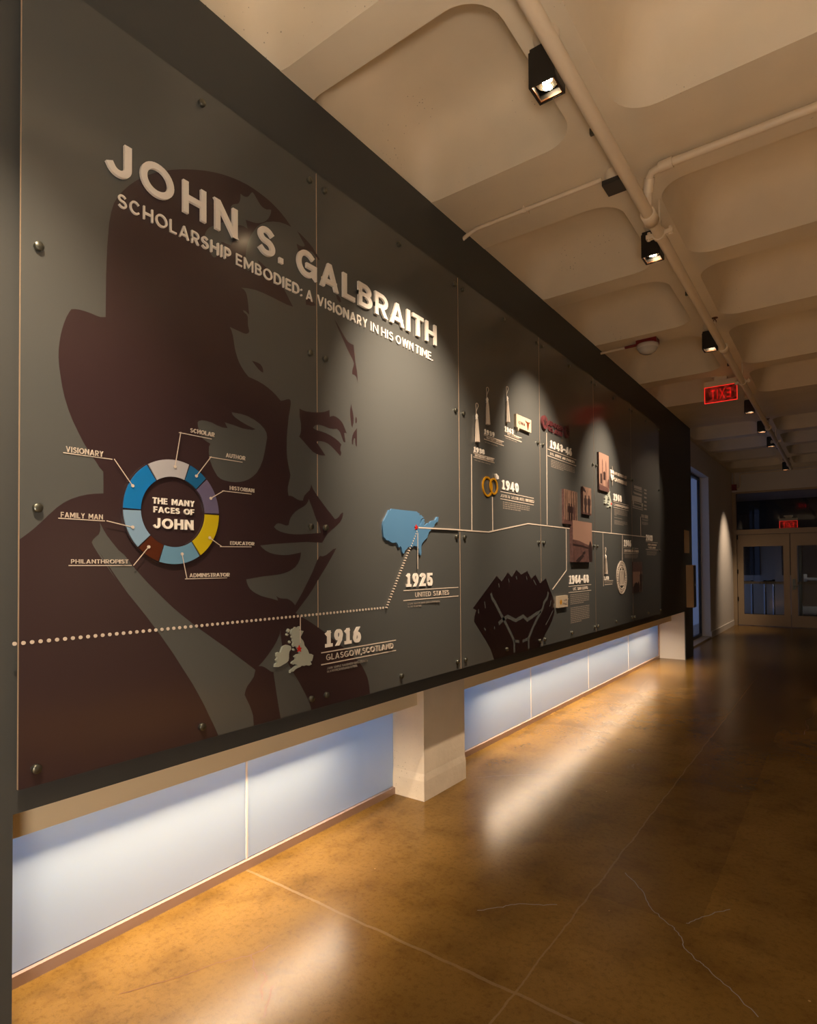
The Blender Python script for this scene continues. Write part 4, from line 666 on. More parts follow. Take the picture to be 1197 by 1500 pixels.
mb = MB(); mb.box(XW, XW+.016, 12.95, 15.93, 0, .12); struct(mb, 'baseboard_left', m_white)
mb = MB(); mb.box(4.6, 4.75, LEN0, 20.2, 0, ZC+.4); struct(mb, 'wall_right', m_right)
mb = MB(); mb.box(-.95, 4.75, LEN0-.15, LEN0, 0, ZC+.4); struct(mb, 'wall_back', m_right)
# glazed end wall
YF = 16.0
mb = MB(); mb.box(-.18, 4.6, YF, YF+.15, 3.16, ZC+.4); struct(mb, 'wall_far', m_white)
mb = MB(); mb.box(-.18, -.10, YF-.01, YF+.14, 0, 3.16); mb.box(-.10, 4.6, YF-.01, YF+.14, 2.15, 2.26); mb.box(-.10, 4.6, YF-.012, YF+.14, 3.12, 3.16)
mb.box(2.06, 2.14, YF-.01, YF+.14, 0, 2.15); mb.box(2.06, 2.12, YF, YF+.13, 2.26, 3.12)
struct(mb, 'trim_4', m_door)
mb = MB(); mb.box(-.10, 4.6, YF+.06, YF+.07, 2.26, 3.12); struct(mb, 'window_4', m_glass)
mb = MB(); mb.box(2.14, 4.6, YF+.06, YF+.07, 0, 2.15); struct(mb, 'window_5', m_glass)
def glazed_door(name, x0, x1, hinge_left):
    t = bpy.data.objects.new(name, None); COL.objects.link(t); t.location = (x0, YF, 0); t['kind'] = 'structure'
    a, b, g0, g1 = .125, .125, .27, 1.86
    mb = MB(); mb.box(x0, x0+a, YF+.02, YF+.065, .012, 2.14); mb.box(x1-b, x1, YF+.02, YF+.065, .012, 2.14); mb.box(x0+a, x1-b, YF+.02, YF+.065, .012, g0); mb.box(x0+a, x1-b, YF+.02, YF+.065, g1, 2.14)
    part(mb, 'leaf_frame', m_door, t)
    mb = MB(); mb.box(x0+a, x1-b, YF+.038, YF+.046, g0, g1); part(mb, 'pane', m_glass, t)
    hx = x0 if hinge_left else x1
    if hinge_left:
        for z in (.62, 1.27, 2.08):
            mb = MB(); mb.tube([(hx+.005, YF+.012, z-.05), (hx+.005, YF+.012, z+.05)], .014, 8); part(mb, 'hinge', m_dark, t)
    else:
        mb = MB(); mb.box(x0+.03, x0+.085, YF+.004, YF+.02, .86, 1.10); part(mb, 'lock_plate', m_metal, t)
        mb = MB(); mb.tube([(x0+.06, YF+.01, .94), (x0+.06, YF-.045, .94), (x0+.15, YF-.045, .94)], .011, 8); part(mb, 'lever_handle', m_metal, t)
    mb = MB(); mb.box(x0+a, x1-b, YF+.066, YF+.10, .98, 1.04); part(mb, 'push_bar', m_frame, t)
    return t
glazed_door('door_1', -.09, .962, True); glazed_door('door_2', .978, 2.05, False)
# vestibule beyond the glass
mb = MB(); mb.box(-.95, 4.75, 20.0, 20.15, 0, ZC); mb.box(-.95, 4.6, 16.15, 20.0, 3.3, 3.4)
mb.box(-.95, -.8, 16.15, 20.0, 1.3, 3.3); mb.box(-.95, -.8, 16.15, 17.2, 0, 1.3)
struct(mb, 'wall_vestibule', m_white)
mb = MB(); mb.box(-.8, 4.6, 19.96, 20.0, 2.25, 3.3); struct(mb, 'shade_board', m_sill)  # dark board added as the shade seen through the transom
mb = MB()
for x0, x1, z0 in ((-.75, -.02, 1.12), (.52, .80, 1.12)): mb.box(x0, x1, 19.95, 20.0, z0, 2.9)
struct(mb, 'trim_5', m_vesd)
mb = MB(); mb.box(-.8, .32, 16.2, 19.9, .0008, .004); struct(mb, 'floor_mat', m_screen)
t = bpy.data.objects.new('door_3', None); COL.objects.link(t); t.location = (.95, 19.9, 0); t['kind'] = 'structure'
mb = MB(); mb.box(.92, .99, 19.9, 19.97, 0, 2.2); mb.box(1.95, 2.02, 19.9, 19.97, 0, 2.2); mb.box(.99, 1.95, 19.9, 19.97, 2.1, 2.2); part(mb, 'frame', m_metal, t)
mb = MB(); mb.box(1.0, 1.94, 19.93, 19.97, .02, 2.09); part(mb, 'leaf', m_door, t)
mb = MB(); mb.box(1.06, 1.9, 19.86, 19.92, .98, 1.06); mb.box(1.04, 1.12, 19.85, 19.93, .94, 1.16); part(mb, 'panic_bar', m_steel, t)
mb = MB(); mb.box(1.0, 1.94, 19.915, 19.93, .02, .26); part(mb, 'kick_plate', m_steel, t)

# ------------------------------------------------------------ things on the wall
# six printed acrylic panels on steel stand-offs; the first two share the large portrait
PY = D['panY']; PZ0, PZ1 = .815, 3.256
def cut(o, y, keep_left):
    bm = bmesh.new(); bm.from_mesh(o.data)
    bmesh.ops.bisect_plane(bm, geom=bm.verts[:]+bm.edges[:]+bm.faces[:], plane_co=(0, y-o.parent.location.y, 0), plane_no=(0, 1, 0), clear_outer=keep_left, clear_inner=not keep_left)
    bm.to_mesh(o.data); bm.free()
panel_labels = ['large grey acrylic panel at the near end with most of the maroon portrait', 'grey acrylic panel carrying the right side of the face and a blue map',
 'grey acrylic panel with three upper tassels and two gold rings', 'grey acrylic panel with three overlapping sepia photographs', 'grey acrylic panel with the round seal and a shield crest', 'grey acrylic panel at the far end of the display']
so_proto = None
def standoff(t, y, z):
    global so_proto
    if so_proto is None:
        mb = MB(); mb.lathe([(.0, .0), (.0085, 0), (.0085, .030)], 'x', n=14)
        mb.lathe([(.0135, .0405), (.0135, .052), (.012, .054), (0, .054)], 'x', n=16); mb.lathe([(.0, .0405), (.0135, .0405)], 'x', n=16)
        so_proto = mb.build('standoff', m_metal, t); o = so_proto
    else:
        o = so_proto.copy(); COL.objects.link(o); o.parent = t
    o.location = Vector((0, y, z))-t.location
ptr = D['portrait']
panels = []
for i in range(6):
    y0, y1 = PY[i]+.0025, PY[i+1]-.0025
    t = thing('acrylic_panel', panel_labels[i], 'display panel', (0, (y0+y1)/2, PZ0), 'acrylic panels of the display'); panels.append(t)
    mb = MB(); mb.prism([(y0, PZ0), (y1, PZ0), (y1, PZ1), (y0, PZ1)], XP-.010, XP, mi=0, side=1); part(mb, 'sheet', [m_panel, m_edge], t)
    for yy in (y0+.045, y1-.045):
        for z in (.865, 1.63, 2.41, 3.195):
            standoff(t, yy, z)
    for z in (.865, 3.195): standoff(t, (y0+y1)/2, z)
    if i < 2:
        mb = MB(); mb.prism(ptr['outer'], XP+.0004, XP+.0004, holes=ptr['holes'])
        for isl in ptr['islands']: mb.prism(isl, XP+.0004, XP+.0004)
        o = part(mb, 'portrait_print', m_print, t, label='maroon portrait print'); cut(o, PY[1], i == 0)
# title and subtitle
ti = D['title']
t = thing('title_lettering', 'large raised pale title letters across the first two panels', 'lettering', (XP, 1.92, ti['z0']))
for s, y0, y1 in ti['letters']:
    wt = .185
    pcs, adv = text_pieces(s, wt)
    kz = ti['z1']-ti['z0']
    if s in 'OGSJ': kz *= 1.0
    if s == '.': ky = (y1-y0)/adv; kz = ky
    mb = MB(); put_pieces(mb, pcs[0], XP+.003, XP+.014, y0, (y1-y0)/adv, ti['z0'], kz)
    part(mb, 'letter', m_letter, t)
t = thing('subtitle_lettering', 'thin raised pale subtitle line running below the large title', 'lettering', (XP, 1.92, D['sub'][3]))
for s, y0, y1 in D['subw']:
    mb = MB(); put_text(mb, (s, y0, y1, D['sub'][3], D['sub'][4]), XP+.001, XP+.006, .135, gap=.22); part(mb, 'word', m_letter, t)
# ring chart
rg = D['ring']; cy, cz = rg['c']; ro, ri = rg['ro'], rg['ri']
t = thing('ring_chart', 'round colour-segmented ring chart with a centre title', 'chart', (XP, cy, cz-ro))
mb = MB(); mb.prism(disc(cy, cz, ro+.004, 64), XP, XP+.008, holes=[disc(cy, cz, ri-.004, 64)]); part(mb, 'backing_ring', m_print, t)
angs = rg['ang']; order = [7, 6, 5, 4, 3, 2, 1, 0]
cols = [m_blue[7], m_blue[6], m_blue[5], m_blue[4], m_blue[3], m_blue[2], m_blue[1], m_blue[0]]
names = ['ivory segment', 'steel blue segment', 'mauve segment', 'yellow segment', 'sky blue segment', 'brown segment', 'pale blue segment', 'bright blue segment']
for k in range(8):
    a0, a1 = angs[k], angs[(k+1) % 8]
    while a1 > a0: a1 -= 360
    a0 -= 1.0; a1 += 1.0; n = 14
    pl = [(cy+ro*math.cos(math.radians(a0+(a1-a0)*q/n)), cz+ro*math.sin(math.radians(a0+(a1-a0)*q/n))) for q in range(n+1)]
    pl += [(cy+ri*math.cos(math.radians(a1+(a0-a1)*q/n)), cz+ri*math.sin(math.radians(a1+(a0-a1)*q/n))) for q in range(n+1)]
    mb = MB(); mb.prism(pl, XP+.002, XP+.012); part(mb, 'ring_segment', cols[k], t, label=names[k])
mb = MB(); mb.prism(disc(cy, cz, ri-.003, 48), XP, XP+.002); part(mb, 'centre_disc', m_print, t)
for q, wt in zip(D['ring_text'], (.18, .18, .20)):
    mb = MB(); put_text(mb, q, XP+.002, XP+.007, wt, gap=.20); part(mb, 'centre_word', m_letter, t)
desc = {'VISIONARY': 'bright blue', 'SCHOLAR': 'ivory', 'AUTHOR': 'steel blue', 'HISTORIAN': 'mauve', 'EDUCATOR': 'yellow', 'ADMINISTRATOR': 'bottom sky blue', 'PHILANTHROPIST': 'brown', 'FAMILY MAN': 'pale blue left'}
for tx, line in D['callouts']:
    t = thing('callout_label', 'pale underlined callout pointing to the %s ring segment' % desc[tx[0]], 'label', (XP, tx[1], tx[3]), 'callouts around the ring chart')
    mb = MB(); put_text(mb, tx, XP, XP+.003, .135, gap=.24); part(mb, 'word', m_text, t)
    mb = MB(); put_line(mb, line[:2], XP, XP+.002, .0028); put_line(mb, line[1:], XP+.0125, XP+.0135, .0028); part(mb, 'leader_line', m_text, t)
    mb = MB(); mb.prism(disc(line[-1][0], line[-1][1], .0055, 14), XP+.0125, XP+.015); part(mb, 'leader_dot', m_text, t)
# timeline
t = thing('timeline', 'long pale timeline running along all six panels, dotted at first', 'timeline', (XP, 2.0, 1.3))
mb = MB(); pts = D['tl_dots']; step = .0225
for a, b in zip(pts[:-1], pts[1:]):
    d = math.hypot(b[0]-a[0], b[1]-a[1]); n = int(d/(step if a is pts[0] else .016)); r = .0058 if a is pts[0] else .004
    for k in range(n):
        u = k/n; mb.prism(disc(a[0]+(b[0]-a[0])*u, a[1]+(b[1]-a[1])*u, r, 10), XP, XP+.0115 if a is not pts[0] else XP+.003)
part(mb, 'dotted_line', m_text, t)
mb = MB(); put_line(mb, D['tl'][:2], XP+.001, XP+.0115, .007); put_line(mb, D['tl'][1:], XP, XP+.003, .008); part(mb, 'solid_line', m_text, t)
for st in D['stems']:
    mb = MB(); put_line(mb, st, XP+.0108 if st[0][0] < 3.3 else XP, XP+.0118 if st[0][0] < 3.3 else XP+.002, .0045 if st[0][0] < 3.3 else .0075); part(mb, 'stem', m_text, t)
# dated captions
cap_label = {'c1916': 'caption dated 1916 beside the grey islands map at the lower left', 'c1925': 'caption dated 1925 below the blue country map', 'c1938': 'caption dated 1938 under the lowest of three upper tassels',
 'c1939': 'caption dated 1939 under the middle of three upper tassels', 'c1943': 'caption dated 1943 under the upper tassel nearest the speech tag', 'c1940': 'caption dated 1940 beside the interlocked gold rings', 'c1943_46': 'caption dated 1943-46 below the plum round emblems',
 'c1968': 'caption dated 1968 below the shield crest', 'c1964_68': 'tall caption dated 1964-68 below the stacked photographs', 'c1986': 'caption dated 1986 across the last panel joint above the seal', 'c2003': 'caption dated 2003 at the far end of the timeline', 'c1968b': 'small caption dated 1968 below the lone lower tassel'}
for k, c in D['caps'].items():
    yr = c['year']
    t = thing('timeline_caption', cap_label[k], 'caption', (XP, yr[1], yr[3]), 'dated captions of the timeline')
    mb = MB(); put_text(mb, yr, XP+.001, XP+.005, .20, tall=True, gap=.15); part(mb, 'year_numerals', m_letter, t)
    thick = max(.005, (yr[4]-yr[3])*.055)
    for r in c['rules']:
        mb = MB(); mb.prism([(r[0], r[2]-thick/2), (r[1], r[2]-thick/2), (r[1], r[2]+thick/2), (r[0], r[2]+thick/2)], XP, XP+.002); part(mb, 'rule', m_text, t)
    for h in c['head']:
        mb = MB(); put_text(mb, h, XP, XP+.0015, .13, gap=.22); part(mb, 'heading', m_text, t)
    if c.get('small'):
        mb = MB()
        for h in c['small']: put_text(mb, h, XP, XP+.0008, .12, gap=.22)
        part(mb, 'small_print', m_faint, t)
    if c.get('para'):
        mb = MB()
        for p in c['para']: put_para(mb, p, XP+.0012)
        part(mb, 'small_print', m_faint, t)
# maps
t = thing('wall_map', 'sky blue cut-out country map with a red star', 'map', (XP, 2.65, 1.4))
mb = MB(); mb.prism(D['us'], XP, XP+.010); part(mb, 'land', m_mapblue, t)
mb = MB(); mb.prism(D['us_star'], XP+.010, XP+.014); part(mb, 'star', m_star, t)
for key, lb in (('uk', 'pale grey cut-out islands map with red star beside the year 1916'), ('uk2', 'small pale islands map under the cathedral photograph')):
    q = D[key][0]; t = thing('wall_map', lb, 'map', (XP, q[0][0], min(p[1] for p in q)))
    for pl in D[key]:
        mb = MB(); mb.prism(pl, XP, XP+.010); part(mb, 'island', m_mapgrey, t)
    mb = MB(); mb.prism(D[key+'_star'], XP+.010, XP+.014); part(mb, 'star', m_star, t)
# tassels
tl = ['lowest of the three pale tassels above the gold rings', 'middle of the three pale upper tassels', 'pale tassel beside the ivory speech tag', 'lone pale tassel on the lower half beside the seal']
def tassel(lb, y, zb, zt):
    H = zt-zb; t = thing('tassel', lb, 'tassel', (XP, y, zb), 'graduation tassels on the panels')
    s = H/.257
    pts = [(XP+.006, y-.004*s, zt-.24*H)]+[(XP+.006, y+.008*s+.016*s*math.cos(a), zt-.05*H+.05*H*math.sin(a)) for a in [math.radians(v) for v in (190, 160, 130, 100, 70, 40, 10, -20)]]+[(XP+.006, y-.004*s, zt-.22*H)]
    mb = MB(); mb.tube(pts, .0022*s, 6); mb.tube([(XP+.006, y-.004*s, zt-.21*H), (XP+.006, y-.004*s, zt-.30*H)], .0026*s, 6); part(mb, 'loop', m_text, t)
    mb = MB(); mb.lathe([(0, zt-.28*H), (.005*s, zt-.29*H), (.0095*s, zt-.34*H), (.007*s, zt-.385*H), (.0095*s, zt-.41*H), (.006*s, zt-.43*H)], 'z', (XP+.009, y-.004*s, 0), 12); part(mb, 'knot', m_letter, t)
    mb = MB(); n = 20; prof = [(.007*s, zt-.42*H), (.010*s, zt-.55*H), (.0135*s, zt-.75*H), (.017*s, zb)]
    vs = []; fs = []
    for r, z in prof:
        for k in range(n):
            a = 2*math.pi*k/n; rr = r*(1+.10*(-1)**k); vs.append((XP+.010+min(rr*math.cos(a), .02) if rr*math.cos(a) > -.009 else XP+.001, y-.002*s+rr*math.sin(a), z))
    for i in range(len(prof)-1):
        for k in range(n): fs.append((i*n+k, (i+1)*n+k, (i+1)*n+(k+1) % n, i*n+(k+1) % n))
    fs.append(tuple((len(prof)-1)*n+k for k in range(n)))
    mb.add(vs, [f[::-1] for f in fs]); part(mb, 'skirt', m_text, t)
for lb, (y, zb, zt) in zip(tl, D['tassels']): tassel(lb, y, zb, zt)
# gold rings
for i, (y, z, r) in enumerate(D['rings']):
    t = thing('wedding_ring', ('larger plain gold ring of the interlocked pair', 'smaller gold ring topped with a pale diamond')[i], 'ring', (XP, y, z-r))
    mb = MB(); mb.prism(disc(y, z, r, 40), XP+.001+.004*i, XP+.008+.004*i, holes=[disc(y, z, r-.0125, 40)]); part(mb, 'band', m_gold, t)
    if i: mb = MB(); mb.prism(D['diamond'], XP+.001, XP+.014); part(mb, 'diamond', m_letter, t)
# speech tags
t = thing('speech_tag', 'ivory speech-bubble tag with a rust emblem', 'tag', (XP, D['iowa'][0][0], D['iowa'][4][1]))
mb = MB(); mb.prism(D['iowa'], XP, XP+.020); part(mb, 'board', m_tag, t)
mb = MB(); put_text(mb, D['iowa_t'], XP+.020, XP+.0215, .12, gap=.18); part(mb, 'word', m_mar2, t)
mb = MB(); mb.prism(D['iowa_horn'], XP+.020, XP+.0215); part(mb, 'emblem', m_horn, t)
t = thing('speech_tag', 'small ivory tag with a yellow sun beside the 1964-68 caption', 'tag', (XP, D['sd'][0][0], D['sd'][-1][1]))
mb = MB(); mb.prism(D['sd'], XP, XP+.020); part(mb, 'board', m_tag, t)
mb = MB()
for q in D['sd_t']: put_text(mb, q, XP+.020, XP+.021, .16, gap=.16)
part(mb, 'word', m_faint, t)
sy, sz = D['sd_sun']; mb = MB()
pl = [(sy+(.026 if k % 2 == 0 else .016)*math.cos(math.pi*k/8), sz+(.026 if k % 2 == 0 else .016)*math.sin(math.pi*k/8)) for k in range(16)]
mb.prism(pl, XP+.020, XP+.0215); part(mb, 'sun', m_gold, t)
# photographs: board, sky and simple dark shapes of what each shows
def photo(lb, q, X, shapes, base=m_sepia, depth=.02):
    y0 = (q[0][0]+q[3][0])/2; y1 = (q[1][0]+q[2][0])/2; z1 = (q[0][1]+q[1][1])/2; z0 = (q[2][1]+q[3][1])/2
    t = thing('photo_board', lb, 'photograph', (XP, y0, z0), 'mounted sepia photographs')
    mb = MB(); mb.prism([(y0, z0), (y1, z0), (y1, z1), (y0, z1)], XP, X, mi=0, side=1); part(mb, 'board', [base, m_sepm], t)
    P = lambda u, v: (y0+(y1-y0)*u, z0+(z1-z0)*v)
    by = {}
    for m, pl in shapes: by.setdefault(m.name, (m, []))[1].append(pl)
    for nm, (m, pls) in by.items():
        mb = MB()
        for k, pl in enumerate(pls): mb.prism([P(*p) for p in pl], X+.0004, X+.0006+.0002*k+.0004*list(by).index(nm))
        part(mb, 'picture', m, t)
def man(cx, z0, z1, w):
    h = z1-z0; r = w*.22
    return [(cx-w*.30, z0), (cx-w*.04, z0), (cx, z0+h*.42), (cx+w*.05, z0), (cx+w*.30, z0), (cx+w*.30, z0+h*.45), (cx+w*.46, z0+h*.50), (cx+w*.46, z0+h*.78), (cx+w*.30, z0+h*.84), (cx+r*.6, z0+h*.86), (cx+r, z0+h*.93), (cx+r*.5, z1), (cx-r*.5, z1), (cx-r, z0+h*.93), (cx-r*.6, z0+h*.86), (cx-w*.30, z0+h*.84), (cx-w*.46, z0+h*.78), (cx-w*.46, z0+h*.50), (cx-w*.30, z0+h*.45)]
trunks = [(m_sepd, [(u, .1), (u+.035, .1), (u+.03, .98), (u, .98)]) for u in (.08, .2, .52, .7, .88)]
photo('sepia photograph of a group among tree trunks, left of the cluster', D['photos'][0], XP+.020, [(m_sepm, [(0, 0), (1, 0), (1, .1), (0, .12)])]+trunks+[(m_sepd, man(.36, .1, .62, .22)), (m_sepd, man(.54, .1, .62, .22)), (m_sepm, man(.74, .08, .6, .22))])
photo('sepia photograph of two dark-suited figures', D['photos'][1], XP+.020, [(m_sepm, [(0, .0), (1, 0), (1, .06), (0, .06)]), (m_sepd, man(.27, .02, .70, .38)), (m_sepd, man(.70, .02, .72, .38)), (m_sepd, [(0, .85), (.3, .8), (.32, .84), (.05, .98), (0, .98)])])
photo('large sepia photograph of a figure over rocky ground, lowest of the cluster', D['photos'][2], XP+.030, [(m_sepl, [(0, .50), (1, .42), (1, 1), (0, 1)]), (m_sepm, [(0, 0), (1, 0), (1, .40), (.6, .46), (.3, .52), (0, .54)]), (m_sepd, [(0, .44), (.4, .42), (.78, .37), (.78, .33), (.4, .37), (0, .39)]), (m_sepd, [(.84, 0), (.99, 0), (1, .3), (.96, .46), (.9, .54), (.86, .5), (.8, .36), (.8, .2)]), (m_sepd, [(.1, .02), (.3, .0), (.55, .14), (.48, .2), (.25, .1)]), (m_sepd, [(.5, .18), (.62, .22), (.6, .28), (.48, .24)])], depth=.03)
photo('pink sepia photograph of a twin-spired building', D['photos'][3], XP+.020, [(m_sepm, [(0, 0), (1, 0), (1, .10), (0, .16)]), (m_sepm, [(.30, .12), (.36, .12), (.36, .8), (.33, .86), (.30, .8)]), (m_sepm, [(.66, .12), (.72, .12), (.72, .78), (.69, .84), (.66, .78)]), (m_sepd, [(.1, .18), (.26, .18), (.26, .42), (.18, .46), (.1, .42)]), (m_sepd, [(.42, .3), (.62, .3), (.62, .5), (.52, .54), (.42, .5)]), (m_sepm, [(.8, .12), (1, .12), (1, .36), (.88, .34), (.8, .26)])], base=m_sepl)
photo('sepia photograph of a crowd beside a tall dark figure, far lower right', D['photos'][4], XP+.006, [(m_sepl, [(0, .3), (1, .3), (1, .68), (0, .68)]), (m_sepd, man(.86, 0, .72, .28)), (m_sepd, [(0, 0), (.7, 0), (.7, .22), (.6, .38), (.5, .26), (.36, .34), (.2, .3), (.1, .22), (0, .2)]), (m_sepm, [(0, .68), (1, .68), (1, 1), (0, 1)])])
# plum emblem pair
ac = D['aircorps']; d0 = ac['discs'][0]
t = thing('round_emblems', 'plum pair of round emblems joined by two plum words', 'emblem', (XP, d0[0], d0[1]-d0[2]))
for y, z, r in ac['discs']:
    mb = MB(); mb.prism(disc(y, z, r, 32), XP+.001, XP+.018)
    e = part(mb, 'badge', m_mar2, t)
    mb = MB(); pl = [(y+(r*.72 if k % 2 == 0 else r*.30)*math.cos(math.pi/2+k*math.pi/5), z+(r*.72 if k % 2 == 0 else r*.30)*math.sin(math.pi/2+k*math.pi/5)) for k in range(10)]
    mb.prism(pl, XP+.018, XP+.0195); mb.build('badge_star', m_print, e, origin=t.location)
for q in ac['t']:
    mb = MB(); put_text(mb, q, XP+.001, XP+.012, .2, gap=.14); part(mb, 'word', m_mar2, t)
# seal
y, z, r = D['seal']
t = thing('round_seal', 'round pale engraved seal low on the far panels', 'seal', (XP, y, z-r))
mb = MB(); mb.prism(disc(y, z, r, 48), XP, XP+.006, holes=[disc(y, z, r*.93, 48)]); mb.prism(disc(y, z, r*.70, 40), XP, XP+.006, holes=[disc(y, z, r*.655, 40)])
for k in range(34):
    a = 2*math.pi*k/34; put_line(mb, [(y+r*.76*math.cos(a), z+r*.76*math.sin(a)), (y+r*.88*math.cos(a+.05), z+r*.88*math.sin(a+.05))], XP, XP+.006, r*.07)
part(mb, 'rim', m_text, t)
mb = MB()
for u in (-.42, -.14, .14, .42): put_line(mb, [(y+u*r*.8, z-r*.42), (y+u*r*.8, z+r*.36)], XP, XP+.006, r*.10)
for v in (-.45, .40): put_line(mb, [(y-r*.42, z+v*r), (y+r*.42, z+v*r)], XP, XP+.006, r*.07)
pl = [(y+(r*.16 if k % 2 == 0 else r*.07)*math.cos(math.pi/2+k*math.pi/5), z+r*.52+(r*.14 if k % 2 == 0 else r*.06)*math.sin(math.pi/2+k*math.pi/5)) for k in range(10)]
mb.prism(pl, XP, XP+.006); part(mb, 'centre_mark', m_text, t)
# shield crest and words
t = thing('crest_sign', 'pale shield crest with two lines of pale words', 'sign', (XP, D['shield'][0][0], D['univ'][1][3]))
mb = MB(); mb.prism(D['shield'], XP, XP+.012); e = part(mb, 'shield', m_letter, t)
q = D['shield']; cyy = sum(p[0] for p in q)/len(q); czz = sum(p[1] for p in q)/len(q)
mb = MB(); put_line(mb, [(cyy, czz-.10), (cyy, czz+.10)], XP+.012, XP+.013, .016); put_line(mb, [(cyy-.045, czz+.02), (cyy+.04, czz+.02)], XP+.012, XP+.013, .016); mb.build('shield_cross', m_faint, e, origin=t.location)
for s in D['univ']:
    mb = MB(); put_text(mb, s, XP, XP+.006, .15, gap=.16); part(mb, 'word', m_text, t)
# dark faceted library silhouette
em = D['emblem']
t = thing('building_silhouette', 'large dark faceted silhouette at the bottom of the third panel', 'silhouette', (XP, em[0][0], PZ0))
mb = MB(); mb.prism(em, XP, XP+.0009); part(mb, 'dark_shape', m_black, t)
mb = MB()
for k, br in enumerate(D['emblem_br']):
    put_line(mb, br, XP+.0009, XP+.0012, .026 if k < 3 else (.02 if k < 5 else .010))
part(mb, 'pale_branches', m_panel, t)
mb = MB()
for br in D['emblem_dots']: put_line(mb, br, XP+.0009, XP+.0012, .010)
part(mb, 'pale_flecks', m_panel, t)
# stacked bars with a scale, last panel
p6 = D['p6']
t = thing('bar_graphic', 'pale block graphic with short tick marks on the last panel', 'graphic', (XP, 6.9, 1.9))
for q in p6['blocks']:
    mb = MB(); mb.prism(q, XP, XP+.006); part(mb, 'block', m_faint, t)
mb = MB()
for r in p6['ticks']: put_line(mb, [(r[0], r[2]), (r[1], r[2])], XP, XP+.003, .018)
for r in p6['lines']: put_line(mb, [(r[0], r[2]), (r[1], r[2])], XP, XP+.003, .010)
part(mb, 'tick_marks', m_faint, t)
mb = MB()
for p in p6['para']: put_para(mb, p, XP+.002)
for q in p6['cap']:
    w = (q[1][0]-q[0][0])/4
    for k in range(4):
        a = q[0][0]+w*k; mb.prism([(a, q[3][1]), (a+w*.7, q[3][1]), (a+w*.7, q[0][1]), (a, q[0][1])], XP, XP+.004)
part(mb, 'small_print', m_faint, t)

# ------------------------------------------------------------ ceiling services
t = thing('sprinkler_pipe', 'thick cream sprinkler pipe hung along the ceiling rib', 'pipe', (1.065, 6, 3.52))
PXX, PZZ, PR = 1.105, 3.42, .030
mb = MB(); mb.tube([(PXX, -2.95, PZZ), (PXX, 3.55, PZZ), (PXX, 14.6, PZZ)], PR, 20); part(mb, 'main_run', m_pipe, t)
for y in (3.50, 6.05, 10.0, 13.95):
    mb = MB(); mb.tube([(PXX, y-.05, PZZ), (PXX, y-.048, PZZ), (PXX, y+.048, PZZ), (PXX, y+.05, PZZ)], [PR+.003, PR+.011, PR+.011, PR+.003], 20); part(mb, 'coupling', m_pipe, t)
for y in (.4, 3.72, 7.3, 11.2):
    mb = MB(); mb.tube([(PXX, y-.014, PZZ), (PXX, y+.014, PZZ)], PR+.008, 20); mb.box(PXX-.075, PXX+.075, y-.016, y+.016, PZZ-.012, PZZ+.012)
    mb.tube([(PXX-.06, y, PZZ-.02), (PXX-.06, y, PZZ+.03)], .010, 8); mb.tube([(PXX+.06, y, PZZ-.02), (PXX+.06, y, PZZ+.03)], .010, 8); mb.tube([(PXX, y, PZZ+.03), (PXX, y, ZC)], .008, 8)
    part(mb, 'pipe_clamp', m_pipe, t)
mb = MB(); mb.tube([(PXX, 3.46, PZZ), (PXX+.01, 3.43, PZZ+.09), (PXX+.02, 3.40, PZZ+.145), (PXX+.05, 3.36, PZZ+.165), (PXX+.12, 3.34, PZZ+.165), (4.58, 3.34, PZZ+.165)], .021, 14); part(mb, 'branch_run', m_pipe, t)
mb = MB(); mb.tube([(PXX+.09, 3.345, PZZ+.165), (PXX+.16, 3.34, PZZ+.165)], .028, 14); mb.tube([(PXX+.012, 3.425, PZZ+.10), (PXX+.03, 3.385, PZZ+.152)], .028, 14); part(mb, 'elbow', m_pipe, t)
for y in (5.60, 9.98, 13.95):
    mb = MB(); mb.tube([(PXX, y, PZZ), (PXX, y, PZZ+.09)], .012, 10); mb.tube([(PXX, y, PZZ+.06), (PXX, y, PZZ+.085)], .017, 6); h = part(mb, 'riser', m_pipe, t)
    mb = MB(); mb.tube([(PXX-.008, y, PZZ+.075), (PXX-.012, y, PZZ+.10), (PXX, y, PZZ+.125)], .004, 6); mb.tube([(PXX+.008, y, PZZ+.075), (PXX+.012, y, PZZ+.10), (PXX, y, PZZ+.125)], .004, 6); mb.lathe([(0, PZZ+.125), (.026, PZZ+.127), (.024, PZZ+.131), (0, PZZ+.133)], 'z', (PXX, y, 0), 14)
    mb.build('sprinkler_head', m_brass, h, origin=t.location, label='brass upright sprinkler head')
t = thing('lighting_conduit', 'thin cream conduit feeding the black spotlights beside the thick pipe', 'conduit', (1.0, 6, 3.6))
mb = MB(); mb.tube([(SPOT_X-.01, -1.0, 3.605), (SPOT_X-.01, 6, 3.605), (SPOT_X-.01, 15.9, 3.605)], .0115, 10); part(mb, 'tube', m_pipe, t)
for y in (1.4, 2.9, 5.1, 7.2, 9.4, 13):
    mb = MB(); mb.box(SPOT_X-.035, SPOT_X+.015, y-.01, y+.01, 3.592, 3.622); part(mb, 'strap', m_metal, t)
t = thing('cross_conduit', 'thin cream conduit crossing the rib to a junction box', 'conduit', (.5, 3.3, 3.6))
mb = MB(); mb.tube([(-.01, 3.30, 3.575), (.03, 3.30, 3.592), (.10, 3.30, 3.610), (.90, 3.30, 3.610)], .0125, 10); part(mb, 'tube', m_pipe, t)
mb = MB(); mb.tube([(.42, 3.30, 3.610), (.445, 3.30, 3.610)], .017, 10); mb.box(.425, .437, 3.285, 3.36, 3.612, 3.63); part(mb, 'strap', m_pipe, t)
